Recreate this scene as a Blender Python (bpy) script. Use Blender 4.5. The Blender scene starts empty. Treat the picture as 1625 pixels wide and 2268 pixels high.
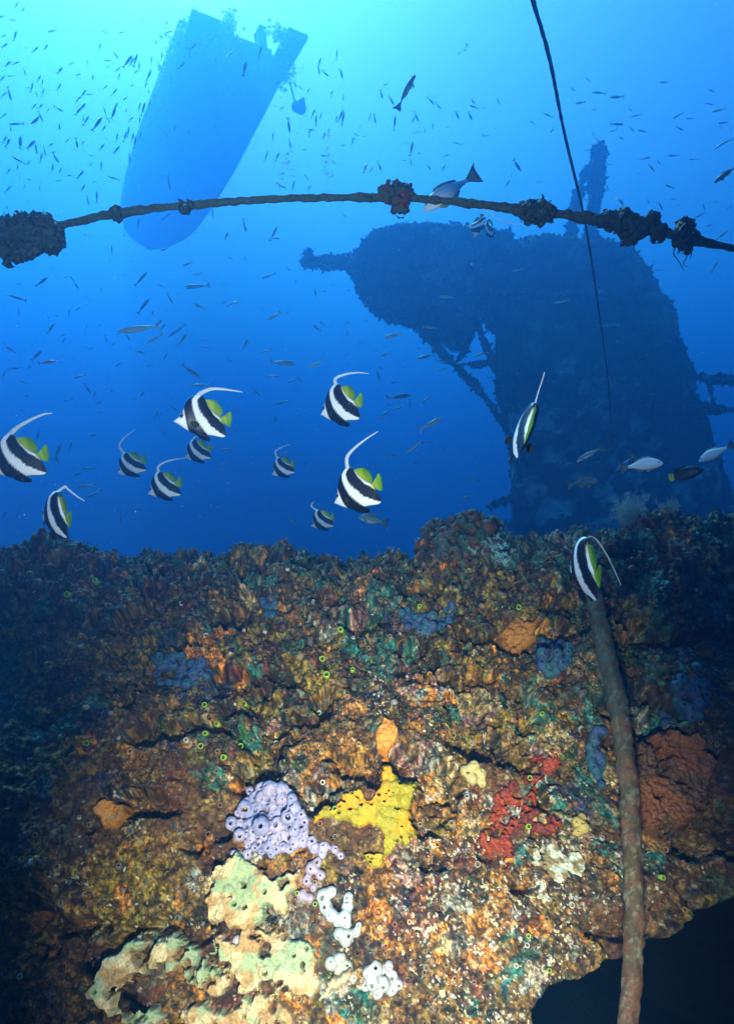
import bpy, bmesh, math, random
import numpy as np
from mathutils import Vector, Matrix, Euler
random.seed(7); RNG = np.random.default_rng(7)
S = bpy.context.scene; COL = S.collection
S.render.engine = 'CYCLES'

# ------------------------------------------------------------------ camera
cam = bpy.data.objects.new('camera', bpy.data.cameras.new('camera')); COL.objects.link(cam); S.camera = cam
cam.rotation_euler = (math.radians(90), 0, 0)
cam.data.sensor_fit = 'VERTICAL'; cam.data.angle = math.radians(80)
cam.data.clip_start = 0.02; cam.data.clip_end = 1500
KP = math.tan(math.radians(40)) / 1133.5          # metres per photo unit at one metre
def P(u, v, y): return Vector(((u - 812.5) * KP * y, y, (1133.5 - v) * KP * y))

# ------------------------------------------------------------------ sky, sun, exposure
TOSUN = Vector((-0.46, 1, 1.60)).normalized()
w = bpy.data.worlds.new('World'); S.world = w; w.use_nodes = True
sky = w.node_tree.nodes.new('ShaderNodeTexSky'); sky.sky_type = 'NISHITA'; sky.sun_disc = False; sky.dust_density = 4.0
sky.sun_elevation = math.asin(TOSUN.z); sky.sun_rotation = math.atan2(TOSUN.x, TOSUN.y)
bg = w.node_tree.nodes['Background']; bg.inputs[1].default_value = 0.15
w.node_tree.links.new(sky.outputs[0], bg.inputs[0])
sun = bpy.data.objects.new('sun', bpy.data.lights.new('sun', 'SUN')); COL.objects.link(sun)
sun.data.energy = 5; sun.data.angle = math.radians(0.5); sun.data.color = (1, .95, .88)
sun.rotation_euler = TOSUN.to_track_quat('Z', 'Y').to_euler()
# the photographer's flash: the warm light on the near wall and fish
def strobe(loc, aim, energy, size, color=(1, .86, .66)):
    sp = bpy.data.objects.new('camera_flash', bpy.data.lights.new('camera_flash', 'SPOT')); COL.objects.link(sp)
    sp.location = loc; sp.data.energy = energy; sp.data.spot_size = math.radians(size); sp.data.spot_blend = 1.0
    sp.data.shadow_soft_size = .05; sp.data.color = color; sp.data.volume_factor = 0.15
    sp.rotation_euler = (Vector(loc) - Vector(aim)).to_track_quat('Z', 'Y').to_euler()
strobe((0.03, 0.06, -0.46), P(880, 1930, 1.45), 385, 66)
strobe((-0.30, 0.0, -0.05), P(720, 880, 2.0), 115, 74, (1, .93, .84))
S.view_settings.view_transform = 'Standard'; S.view_settings.look = 'None'
S.view_settings.exposure = 0.72; S.view_settings.gamma = 1
S.cycles.use_denoising = True; S.cycles.volume_bounces = 1; S.cycles.max_bounces = 6; S.cycles.diffuse_bounces = 3

# ------------------------------------------------------------------ helpers
def put(o, parent=None):
    COL.objects.link(o)
    if parent is not None: o.parent = parent
    return o
def tag(o, label=None, cat=None, group=None, kind=None):
    if label: o['label'] = label
    if cat: o['category'] = cat
    if group: o['group'] = group
    if kind: o['kind'] = kind
    return o
def empty(name, loc=(0, 0, 0)):
    o = bpy.data.objects.new(name, None); o.location = loc; o.empty_display_size = .05
    return put(o)
def meshobj(name, verts, faces, mat, parent=None, col=None, smooth=True):
    me = bpy.data.meshes.new(name)
    verts = np.asarray(verts, dtype=np.float32)
    if isinstance(faces, np.ndarray):
        k = faces.shape[1]; n = len(faces)
        me.vertices.add(len(verts)); me.vertices.foreach_set('co', verts.ravel())
        me.loops.add(n * k); me.loops.foreach_set('vertex_index', faces.astype(np.int32).ravel())
        me.polygons.add(n); me.polygons.foreach_set('loop_start', np.arange(0, n * k, k, dtype=np.int32))
        me.update(calc_edges=True)
    else:
        me.from_pydata([tuple(map(float, p)) for p in verts], [], faces); me.update()
    me.validate()
    if smooth: me.polygons.foreach_set('use_smooth', np.ones(len(me.polygons), dtype=bool))
    if col is not None: setcol(me, col)
    me.materials.append(mat)
    return put(bpy.data.objects.new(name, me), parent)
def setcol(me, col):
    c = np.ones((len(me.vertices), 4), dtype=np.float32); c[:, :3] = col
    a = me.color_attributes.new('pigment', 'FLOAT_COLOR', 'POINT'); a.data.foreach_set('color', c.ravel())

# hashing noise, vectorised
def _h(*k):
    h = np.zeros(np.broadcast(*k).shape, dtype=np.uint32)
    for i, a in enumerate(k):
        h = (h ^ (np.asarray(a).astype(np.int64).astype(np.uint32) * np.uint32([2654435761, 2246822519, 3266489917, 668265263][i]))) * np.uint32(2654435769)
        h ^= h >> np.uint32(15)
    h = h * np.uint32(2246822507); h ^= h >> np.uint32(13)
    return h.astype(np.float32) / np.float32(4294967295.0)
def vn2(x, y, seed=0):
    xi, yi = np.floor(x), np.floor(y); fx, fy = x - xi, y - yi
    fx = fx * fx * fx * (fx * (fx * 6 - 15) + 10); fy = fy * fy * fy * (fy * (fy * 6 - 15) + 10)
    a, b, c, d = _h(xi, yi, seed), _h(xi + 1, yi, seed), _h(xi, yi + 1, seed), _h(xi + 1, yi + 1, seed)
    return (a + (b - a) * fx) * (1 - fy) + (c + (d - c) * fx) * fy
def fbm2(x, y, oct=4, seed=0):
    s = 0; a = .5; n = 0
    for i in range(oct):
        s = s + a * vn2(x * 2 ** i + 13.7 * i, y * 2 ** i - 7.3 * i, seed + i); n += a; a *= .5
    return s / n
def vn3(p, seed=0):
    i = np.floor(p); f = p - i; f = f * f * f * (f * (f * 6 - 15) + 10); r = 0
    for dx in (0, 1):
        for dy in (0, 1):
            for dz in (0, 1):
                wgt = (f[..., 0] if dx else 1 - f[..., 0]) * (f[..., 1] if dy else 1 - f[..., 1]) * (f[..., 2] if dz else 1 - f[..., 2])
                r = r + wgt * _h(i[..., 0] + dx, i[..., 1] + dy, i[..., 2] + dz, seed)
    return r
def fbm3(p, oct=4, seed=0):
    s = 0; a = .5; n = 0
    for i in range(oct): s = s + a * vn3(p * 2 ** i + 3.1 * i, seed + i); n += a; a *= .5
    return s / n
def worley2(x, y, seed=0):
    xi, yi = np.floor(x), np.floor(y); b = np.full(x.shape, 9., np.float32); b2 = b.copy(); idd = np.zeros(x.shape, np.float32)
    for dx in (-1, 0, 1):
        for dy in (-1, 0, 1):
            cx, cy = xi + dx, yi + dy
            d = np.hypot(cx + _h(cx, cy, seed) - x, cy + _h(cx, cy, seed + 77) - y).astype(np.float32)
            m = d < b
            b2 = np.where(m, b, np.minimum(b2, d)); idd = np.where(m, _h(cx, cy, seed + 191), idd); b = np.where(m, d, b)
    return b, b2, idd
def sstep(a, b, x):
    t = np.clip((x - a) / (b - a), 0, 1); return t * t * (3 - 2 * t)
def polysdf(px, py, poly):                       # positive inside
    poly = np.asarray(poly, float); d = np.full(px.shape, 1e9); ins = np.zeros(px.shape, bool)
    for i in range(len(poly)):
        ax, ay = poly[i]; bx, by = poly[(i + 1) % len(poly)]
        ex, ey = bx - ax, by - ay; t = np.clip(((px - ax) * ex + (py - ay) * ey) / (ex * ex + ey * ey + 1e-12), 0, 1)
        d = np.minimum(d, np.hypot(px - ax - t * ex, py - ay - t * ey))
        c = ((ay > py) != (by > py)) & (px < ex * (py - ay) / (ey if abs(ey) > 1e-12 else 1e-12) + ax); ins ^= c
    return np.where(ins, d, -d)
def surface_nets(F, org, h):
    nx, ny, nz = F.shape; ins = F < 0
    cnt = np.zeros((nx - 1, ny - 1, nz - 1), np.float32); pos = np.zeros((nx - 1, ny - 1, nz - 1, 3), np.float32)
    def sl(o): return tuple(slice(o[a], F.shape[a] - 1 + o[a]) for a in range(3))
    for ax in range(3):
        for o1 in (0, 1):
            for o2 in (0, 1):
                a = [0, 0, 0]; oth = [k for k in range(3) if k != ax]; a[oth[0]] = o1; a[oth[1]] = o2
                b = list(a); b[ax] = 1
                fa, fb = F[sl(a)], F[sl(b)]; cr = (fa < 0) != (fb < 0)
                t = np.where(cr, fa / np.where(cr, fa - fb, 1), 0)
                cnt += cr
                for k in range(3): pos[..., k] += np.where(cr, a[k] + (t if k == ax else 0), 0)
    act = cnt > 0; idx = -np.ones(act.shape, np.int64); n = int(act.sum()); idx[act] = np.arange(n)
    base = np.stack(np.nonzero(act), 1); V = (base + pos[act] / cnt[act][:, None]) * h + np.asarray(org)
    quads = []
    for ax in range(3):
        oth = [k for k in range(3) if k != ax]
        s0 = [slice(None)] * 3; s1 = [slice(None)] * 3; s0[ax] = slice(0, -1); s1[ax] = slice(1, None)
        A, B = ins[tuple(s0)], ins[tuple(s1)]; cr = A != B
        loc = np.stack(np.nonzero(cr), 1)
        ok = (loc[:, oth[0]] > 0) & (loc[:, oth[1]] > 0) & (loc[:, oth[0]] < F.shape[oth[0]] - 1) & (loc[:, oth[1]] < F.shape[oth[1]] - 1)
        loc = loc[ok]; flip = A[cr][ok]
        q = []
        for d0, d1 in ((-1, -1), (0, -1), (0, 0), (-1, 0)):
            c = loc.copy(); c[:, oth[0]] += d0; c[:, oth[1]] += d1; q.append(idx[c[:, 0], c[:, 1], c[:, 2]])
        q = np.stack(q, 1)
        if ax == 1: flip = ~flip
        q[~flip] = q[~flip][:, ::-1]
        quads.append(q)
    return V.astype(np.float32), np.concatenate(quads)
def grid3(lo, hi, h):
    n = [int(math.ceil((hi[k] - lo[k]) / h)) + 1 for k in range(3)]
    ax = [lo[k] + h * np.arange(n[k], dtype=np.float32) for k in range(3)]
    return np.stack(np.meshgrid(*ax, indexing='ij'), -1)
def capsule(p, a, b, ra, rb=None):
    a = np.asarray(a, np.float32); b = np.asarray(b, np.float32); rb = ra if rb is None else rb
    ab = b - a; t = np.clip(((p - a) @ ab) / (ab @ ab + 1e-12), 0, 1)
    return np.linalg.norm(p - a - t[..., None] * ab, axis=-1) - (ra + (rb - ra) * t)
def smin(a, b, k):
    hh = np.clip(.5 + .5 * (b - a) / k, 0, 1); return b + (a - b) * hh - k * hh * (1 - hh)
def tube(path, radii, sides=10, noise=0, nscale=60, seed=0, cap=True):
    path = np.asarray(path, float); n = len(path); V = []; F = []
    T = np.gradient(path, axis=0); T /= np.linalg.norm(T, axis=1)[:, None]
    up = np.array([0, 0, 1.]) if abs(T[0][2]) < .9 else np.array([1., 0, 0])
    N = up - (up @ T[0]) * T[0]; N /= np.linalg.norm(N)
    ang = np.arange(sides) * 2 * math.pi / sides
    for i in range(n):
        N = N - (N @ T[i]) * T[i]; N /= np.linalg.norm(N); B = np.cross(T[i], N)
        V.append(path[i] + (np.cos(ang)[:, None] * N + np.sin(ang)[:, None] * B) * radii[i])
    V = np.array(V)
    if noise:
        c = np.repeat(path[:, None], sides, 1); d = V - c
        f = 1 + noise * (fbm3(V * nscale, 4, seed) - .45) * 2
        V = c + d * f[..., None]
    V = V.reshape(-1, 3); i = np.arange(n - 1)[:, None] * sides; j = np.arange(sides)[None]; j2 = (j + 1) % sides
    F = np.stack([i + j, i + j2, i + sides + j2, i + sides + j], -1).reshape(-1, 4)
    return V, F
def spline(pts, n):                                # smooth curve through points (Catmull-Rom)
    p = np.asarray([tuple(q) for q in pts], float); p = np.vstack([2 * p[0] - p[1], p, 2 * p[-1] - p[-2]])
    out = []
    for t in np.linspace(0, len(pts) - 1 - 1e-6, n):
        i = int(t); f = t - i; a, b, c, d = p[i:i + 4]
        out.append(.5 * (2 * b + (c - a) * f + (2 * a - 5 * b + 4 * c - d) * f * f + (3 * b - 3 * c + d - a) * f ** 3))
    return np.array(out)

# ------------------------------------------------------------------ materials
def material(name, color=None, rough=.7, spec=.25, var=.35, vscale=220, bump=.0, bscale=300, bdist=.002, transl=0, attr=False, speck=None):
    m = bpy.data.materials.new(name); m.use_nodes = True; nt = m.node_tree; N = nt.nodes; L = nt.links
    b = N['Principled BSDF']; b.inputs['Roughness'].default_value = rough; b.inputs['Specular IOR Level'].default_value = spec
    tc = N.new('ShaderNodeTexCoord')
    if attr:
        src = N.new('ShaderNodeAttribute'); src.attribute_name = 'pigment'; out = src.outputs['Color']
    else:
        src = N.new('ShaderNodeRGB'); src.outputs[0].default_value = (*color, 1); out = src.outputs[0]
    if var:
        no = N.new('ShaderNodeTexNoise'); no.inputs['Scale'].default_value = vscale; no.inputs['Detail'].default_value = 5; no.inputs['Roughness'].default_value = .65
        L.new(tc.outputs['Object'], no.inputs['Vector'])
        mr = N.new('ShaderNodeMapRange'); mr.inputs['From Min'].default_value = .32; mr.inputs['From Max'].default_value = .66
        mr.inputs['To Min'].default_value = 1 - var; mr.inputs['To Max'].default_value = 1 + var
        L.new(no.outputs['Fac'], mr.inputs['Value'])
        mx = N.new('ShaderNodeMix'); mx.data_type = 'RGBA'; mx.blend_type = 'MULTIPLY'; mx.inputs['Factor'].default_value = 1
        L.new(out, mx.inputs['A']); L.new(mr.outputs[0], mx.inputs['B']); out = mx.outputs['Result']
    if speck:
        vo = N.new('ShaderNodeTexVoronoi'); vo.inputs['Scale'].default_value = speck[0]; L.new(tc.outputs['Object'], vo.inputs['Vector'])
        lt = N.new('ShaderNodeMapRange'); lt.inputs['From Min'].default_value = speck[1]; lt.inputs['From Max'].default_value = speck[1] * .6
        L.new(vo.outputs['Distance'], lt.inputs['Value'])
        mx = N.new('ShaderNodeMix'); mx.data_type = 'RGBA'; L.new(lt.outputs[0], mx.inputs['Factor']); L.new(out, mx.inputs['A'])
        mx.inputs['B'].default_value = (*speck[2], 1); out = mx.outputs['Result']
    L.new(out, b.inputs['Base Color'])
    if bump:
        no = N.new('ShaderNodeTexNoise'); no.inputs['Scale'].default_value = bscale; no.inputs['Detail'].default_value = 6; no.inputs['Roughness'].default_value = .7
        L.new(tc.outputs['Object'], no.inputs['Vector'])
        bp = N.new('ShaderNodeBump'); bp.inputs['Strength'].default_value = bump; bp.inputs['Distance'].default_value = bdist
        L.new(no.outputs['Fac'], bp.inputs['Height']); L.new(bp.outputs[0], b.inputs['Normal'])
    if transl:
        tr = N.new('ShaderNodeBsdfTranslucent'); L.new(out, tr.inputs['Color'])
        ms = N.new('ShaderNodeMixShader'); ms.inputs[0].default_value = transl
        L.new(b.outputs[0], ms.inputs[1]); L.new(tr.outputs[0], ms.inputs[2]); L.new(ms.outputs[0], N['Material Output'].inputs['Surface'])
    return m
M_reef = material('reef', rough=.75, var=.55, vscale=260, bump=.8, bscale=420, bdist=.003, attr=True)
M_growth = material('growth', rough=.6, var=.4, vscale=300, bump=.5, bscale=500, bdist=.002, attr=True)
M_wreck = material('wreck', rough=.9, var=.5, vscale=7, bump=.9, bscale=14, bdist=.05, attr=True)
M_fish = material('fish_skin', rough=.45, spec=.35, var=.10, vscale=400, attr=True)
M_fin = material('fish_fin', rough=.5, var=.12, vscale=150, transl=.35, attr=True)
M_rope = material('rope', (.018, .035, .024), rough=.85, var=.6, vscale=160, bump=1, bscale=260, bdist=.004)
M_line = material('line', (.012, .02, .025), rough=.8, var=.3)

# ------------------------------------------------------------------ seabed
g = np.linspace(-320, 320, 161); gx, gy = np.meshgrid(g, g, indexing='ij')
gz = -6.2 + .5 * (fbm2(gx * .12, gy * .12, 3, 5) - .5)
i, j = np.meshgrid(np.arange(160), np.arange(160), indexing='ij')
fq = np.stack([i * 161 + j, (i + 1) * 161 + j, (i + 1) * 161 + j + 1, i * 161 + j + 1], -1).reshape(-1, 4)
o = meshobj('seabed', np.stack([gx, gy, gz], -1).reshape(-1, 3), fq, material('sand', (.26, .24, .18), rough=.9, var=.3, vscale=2))
tag(o, 'pale sandy sea floor lost in the blue distance', 'seabed', kind='structure')

# ------------------------------------------------------------------ reef: the overgrown near wall
prof = np.array([(4.5, -6.5), (4.2, -3), (3.9, -1.2), (3.4, -.55), (2.9, -.33), (2.5, -.255), (2.2, -.22), (2.06, -.25), (1.96, -.34), (1.82, -.50),
                 (1.65, -.70), (1.48, -.92), (1.33, -1.16), (1.2, -1.42), (1.08, -1.8), (1.0, -2.4), (.95, -6.5)])
pc = spline(prof, 6000); arc = np.concatenate([[0], np.cumsum(np.linalg.norm(np.diff(pc, axis=0), axis=1))])
iR = int(np.argmax(pc[:, 1] - .02 * np.abs(pc[:, 0] - 2.15))); S_RIM = arc[iR]
arc = arc - S_RIM                                   # s = 0 on the rim, growing down the near face
RIM = np.array([(-900, 1215), (0, 1222), (40, 1212), (150, 1212), (190, 1238), (250, 1246), (272, 1266), (300, 1242), (450, 1240), (640, 1250), (720, 1258), (850, 1240), (925, 1246),
                (940, 1185), (970, 1132), (1020, 1142), (1055, 1120), (1092, 1142), (1115, 1192), (1150, 1212), (1200, 1215), (1250, 1200), (1330, 1225), (1400, 1215), (1470, 1180),
                (1550, 1160), (1625, 1150), (2400, 1130)], float)
def base_yz(x, s):
    y = np.interp(s, arc, pc[:, 0]); z = np.interp(s, arc, pc[:, 1])
    vr = np.interp(x / (KP * 2.15) + 812.5, RIM[:, 0], RIM[:, 1])
    lift = (1262 - vr) * KP * 2.15
    wgt = np.where(s < 0, np.exp(-(s / .22) ** 2), np.exp(-(s / .16) ** 2))
    return y, z + lift * wgt
def pix(u, v):                                      # where the line of sight meets the wall: (x, s)
    s = np.linspace(-.05, 2.0, 3000); y0 = np.interp(s, arc, pc[:, 0]); x = (u - 812.5) * KP * y0
    y, z = base_yz(x, s); r = z / y - (1133.5 - v) * KP
    k = np.nonzero(r < 0)[0]; k = k[0] if len(k) else len(s) - 1
    return float(x[k]), float(s[k])
def pixpoly(pts): return np.array([pix(*p) for p in pts])
HOLE = pixpoly([(1760, 1900), (1625, 1985), (1560, 2010), (1480, 2065), (1420, 2092), (1390, 2125), (1300, 2152), (1210, 2192), (1170, 2232), (1190, 2300), (1250, 2420), (1500, 2500), (1900, 2500)])
DENT = pixpoly([(-400, 1850), (0, 1930), (90, 1960), (160, 2030), (200, 2120), (330, 2235), (420, 2330), (420, 2500), (-400, 2500)])
# growths that sit on the wall, as outlines: name -> list of polygons in photo units
PATCH = {
 'yellow': [[(845, 1700), (870, 1703), (885, 1745), (920, 1738), (936, 1755), (915, 1778), (905, 1800), (917, 1850), (905, 1865), (852, 1888), (842, 1852), (832, 1832), (800, 1848), (785, 1828),
             (745, 1815), (700, 1826), (704, 1802), (745, 1790), (765, 1765), (800, 1758), (815, 1775), (836, 1745)], [(808, 1898), (840, 1893), (846, 1915), (838, 1940), (815, 1928)]],
 'lavender': [[(530, 1772), (545, 1742), (590, 1735), (640, 1745), (668, 1778), (690, 1830), (680, 1872), (640, 1890), (600, 1900), (560, 1880), (520, 1862), (505, 1822)]],
 'cream_top': [[(448, 2000), (470, 1960), (490, 1905), (530, 1888), (570, 1925), (610, 1942), (640, 1925), (666, 1938), (652, 1985), (632, 2022), (592, 2010), (592, 2040), (560, 2062), (500, 2042), (465, 2035)]],
 'cream_mid': [[(470, 2066), (530, 2072), (552, 2052), (620, 2058), (680, 2068), (712, 2120), (716, 2168), (760, 2140), (800, 2118), (810, 2148), (760, 2185), (690, 2215), (640, 2190), (600, 2195), (520, 2200),
              (480, 2212), (436, 2190), (430, 2150), (452, 2125), (480, 2110)]],
 'cream_left': [[(203, 2205), (210, 2150), (232, 2110), (262, 2105), (320, 2062), (336, 2082), (305, 2115), (318, 2150), (292, 2172), (262, 2192), (262, 2220), (300, 2262), (250, 2250)]],
 'cream_small': [[(345, 2088), (370, 2064), (415, 2080), (436, 2110), (440, 2142), (430, 2170), (400, 2150), (362, 2160), (335, 2140), (330, 2105)]],
 'cream_low': [[(480, 2232), (550, 2200), (640, 2222), (655, 2262), (600, 2300), (420, 2320), (300, 2290), (290, 2260), (350, 2232), (400, 2250), (430, 2215), (460, 2200)]],
 'orange_left': [[(205, 1795), (240, 1775), (280, 1785), (288, 1812), (262, 1848), (235, 1835)]],
 'red': [[(1035, 1872), (1090, 1805), (1100, 1740), (1150, 1730), (1180, 1690), (1225, 1655), (1255, 1652), (1250, 1692), (1200, 1740), (1180, 1785), (1262, 1790), (1272, 1830), (1210, 1850), (1165, 1828), (1150, 1880), (1118, 1902), (1080, 1882)]],
 'orange_mid': [[(828, 1622), (848, 1600), (872, 1606), (880, 1645), (860, 1690), (838, 1682)]],
 'ear': [[(1398, 1642), (1470, 1608), (1555, 1628), (1592, 1690), (1580, 1765), (1520, 1832), (1470, 1852), (1408, 1805)]],
 'orange_right': [[(1105, 1400), (1140, 1370), (1190, 1385), (1185, 1425), (1140, 1450), (1110, 1440)]],
 'white_right': [[(1195, 1890), (1225, 1850), (1255, 1870), (1300, 1890), (1285, 1935), (1240, 1960), (1200, 1940)]],
}
POLY = {k: [pixpoly(p) for p in v] for k, v in PATCH.items()}

xs = np.concatenate([np.linspace(-6.5, -1.36, 90)[:-1], np.linspace(-1.36, 1.36, 1080), np.linspace(1.36, 6.5, 90)[1:]])
ss = np.concatenate([np.linspace(arc[0], -.62, 60)[:-1], np.linspace(-.62, 1.72, 900), np.linspace(1.72, arc[-1], 50)[1:]])
def reef_fields(X, Sx):
    """displacement along the normal for wall coordinates"""
    wx = X + .03 * (fbm2(X * 9, Sx * 9, 3, 1) - .5); wy = Sx + .03 * (fbm2(X * 9 + 40, Sx * 9, 3, 2) - .5)
    top = 1 - sstep(.25, .75, Sx)                     # knobbly near the rim, flatter rust crust further down
    big = .15 * (fbm2(X * 2.6, Sx * 2.6, 3, 11) - .5)
    f1, _, c1 = worley2(wx / .070, wy / .070, 21)
    k1 = np.clip(1 - f1 * f1 * 1.6, 0, 1) * (.2 + c1) * (.010 + .040 * top)
    f2, _, c2 = worley2(wx / .027, wy / .027, 22)
    k2 = np.clip(1 - f2 * f2 * 1.7, 0, 1) * (.15 + c2) * (.010 + .014 * top)
    f3, _, c3 = worley2(wx / .0115, wy / .0115, 23)
    k3 = np.clip(1 - f3 * f3 * 1.8, 0, 1) * c3 * .0085
    rid = np.abs(fbm2(X * 22, Sx * 22, 4, 31) - .5) * -.05 * (1 - .4 * top)
    fine = .010 * (fbm2(X * 120, Sx * 120, 3, 41) - .5)
    damp = np.ones_like(X)
    for name, polys in POLY.items():
        for pl in polys:
            lo, hi = pl.min(0) - .03, pl.max(0) + .03
            mk = (X > lo[0]) & (X < hi[0]) & (Sx > lo[1]) & (Sx < hi[1])
            if mk.any(): damp[mk] = np.minimum(damp[mk], 1 - .85 * sstep(-.015, .01, polysdf(X[mk], Sx[mk], pl)))
    # small dark crevices
    cr = sstep(.57, .70, fbm2(X * 7 + 5, Sx * 11, 4, 51)) * -.06
    h = big + (k1 + (k2 + k3) * (.35 + .65 * top) + rid + fine + cr) * damp
    return h, big
def reef_base(X, Sx):
    Y, Z = base_yz(X, Sx); e = 1e-3
    y1, z1 = base_yz(X, Sx + e); y0, z0 = base_yz(X, Sx - e); ya, za = base_yz(X + e * 8, Sx); yb, zb = base_yz(X - e * 8, Sx)
    ts = np.stack([0 * X, (y1 - y0) / (2 * e), (z1 - z0) / (2 * e)], -1)
    tx = np.stack([0 * X + 1, (ya - yb) / (16 * e), (za - zb) / (16 * e)], -1)
    n = np.cross(tx, ts); n *= np.sign(n[..., 1:2] * -1 + n[..., 2:3] + 1e-9); n /= np.linalg.norm(n, axis=-1)[..., None]
    return np.stack([X, Y, Z], -1), n
X, Sx = np.meshgrid(xs, ss, indexing='ij')
H, _ = reef_fields(X, Sx)
B, NRM = reef_base(X, Sx)
# the opening into the hull at lower right and the recess at lower left
jit = .045 * (fbm2(X * 14, Sx * 14, 4, 61) - .5)
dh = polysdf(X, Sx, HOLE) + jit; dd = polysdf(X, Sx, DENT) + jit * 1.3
H = H - 2.6 * sstep(0, .035, dh) - .22 * sstep(-.02, .07, dd)
# pigments of the crust
PAL0 = {'dark': (.035, .022, .012), 'maroon': (.080, .022, .011), 'rust': (.26, .105, .016), 'olive': (.16, .105, .012), 'teal': (.015, .095, .075), 'green': (.02, .07, .018),
       'navy': (.012, .022, .06), 'pink': (.26, .13, .11), 'white': (.72, .68, .58), 'brown': (.11, .062, .017), 'tan': (.30, .21, .09), 'orange': (.40, .13, .015), 'grey': (.20, .20, .17)}
PAL = {k: tuple(.68 * q for q in v) for k, v in PAL0.items()}
def pick(idv, weights):
    names = list(weights); wv = np.stack([np.broadcast_to(weights[n], idv.shape) for n in names], 0); wv = np.cumsum(wv / wv.sum(0), 0)
    k = (idv[None] > wv).sum(0).clip(0, len(names) - 1); return np.array([PAL[n] for n in names], np.float32)[k]
def blob(u, v, r):
    x, s = pix(u, v); return np.exp(-((X - x) ** 2 + (Sx - s) ** 2) / (r * KP * 1.7) ** 2)
def pigments():
    low = sstep(.35, .85, Sx); cen = np.exp(-((X - .12) / .45) ** 2); right = sstep(.45, .85, X); left = 1 - sstep(-.7, -.35, X)
    wx = X + .05 * (fbm2(X * 14, Sx * 14, 4, 71) - .5); wy = Sx + .05 * (fbm2(X * 14 + 9, Sx * 14, 4, 72) - .5)
    oliv = blob(230, 1450, 160) + .8 * blob(220, 1980, 170) + .6 * blob(1050, 1600, 140) + blob(560, 1440, 150) + blob(1060, 1330, 100) + blob(1110, 1430, 110)
    rustb = blob(250, 1980, 230) + blob(900, 1640, 150) + blob(980, 2000, 200)
    redb = blob(1150, 1780, 160); pinkb = blob(920, 1470, 90) + blob(870, 1950, 120)
    W = {'dark': 1.1 + 1.0 * (1 - low), 'maroon': .45 + .8 * low * cen, 'brown': .9 + .3 * low, 'rust': .18 + .6 * rustb + .22 * cen * low, 'olive': .35 + 1.6 * oliv + .5 * left * low,
         'teal': .95 * (1 - low) + .22 + .5 * right, 'green': .15 + .35 * right * (1 - low), 'navy': .16 + .5 * right + .6 * blob(410, 1490, 90) + .5 * blob(920, 1360, 120),
         'tan': .08 + .22 * cen * low, 'pink': .03 + .40 * pinkb + .06 * cen * low, 'grey': .05 + .2 * low * cen, 'orange': .10 + .25 * redb + .25 * oliv + .04 * cen}
    wx2 = X + .16 * (fbm2(X * 7, Sx * 7, 5, 75) - .5); wy2 = Sx + .16 * (fbm2(X * 7 + 9, Sx * 7, 5, 76) - .5)
    _, _, i0 = worley2(wx2 / .12, wy2 / .12, 80); _, _, i1 = worley2(wx / .050, wy / .050, 81); mb = _h(np.floor(i1 * 99999), 2, 9) < .55
    c = np.where(mb[..., None], pick(i0, W), pick(i1, W))
    _, _, i2 = worley2(wx / .019, wy / .019, 82); _, _, i2b = worley2(wx / .019, wy / .019, 182)
    m = (i2b * 0 + _h(np.floor(i2 * 99999), 3, 9) < .55); c = np.where(m[..., None], .62 * c + .38 * pick(i2, W), c)
    f3, _, i3 = worley2(X / .0075, Sx / .0075, 83)
    m3 = (_h(np.floor(i3 * 99999), 5, 9) < .40); c = np.where(m3[..., None], .6 * c + .4 * pick(i3, W), c)
    c = c * (.22 + 1.5 * sstep(.25, .75, fbm2(X * 75, Sx * 75, 4, 97)))[..., None] * (.45 + 1.15 * sstep(.3, .7, fbm2(X * 210, Sx * 210, 2, 98)))[..., None]
    # white and cream flecks of bryozoans and shell, densest low and to the right
    fl = blob(1060, 1880, 190) + blob(1130, 2130, 200) + blob(950, 1520, 130) + blob(330, 2000, 190) * .8 + blob(1230, 1900, 110) * 1.5 + blob(760, 2050, 150) * .5 + .10 + .12 * low * cen
    n1 = fbm2(X * 170, Sx * 170, 3, 91) + .55 * (fbm2(X * 24, Sx * 24, 4, 92) - .5)
    thr = .935 - .17 * np.clip(fl, 0, 1.3)
    mw = sstep(thr, thr + .045, n1)
    c = c * (1 - mw[..., None]) + mw[..., None] * np.where(_h(np.floor(i3 * 99999), 8, 9)[..., None] < .6, np.array([.38, .32, .20], np.float32), np.array([.34, .34, .31], np.float32))
    # pink-maroon coralline film with soft edges
    n2 = fbm2(X * 8 + 3, Sx * 8, 5, 95); mp = .5 * sstep(.55, .68, n2) * low
    c = c * (1 - mp[..., None]) + mp[..., None] * np.array([.070, .028, .013], np.float32)
    return c
PIG = pigments()
PIG *= (1 - .995 * sstep(-.008, .010, dh))[..., None]          # pigment blackened inside the opening: the shade of its unlit depth is painted in
V = B + NRM * H[..., None]
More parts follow.
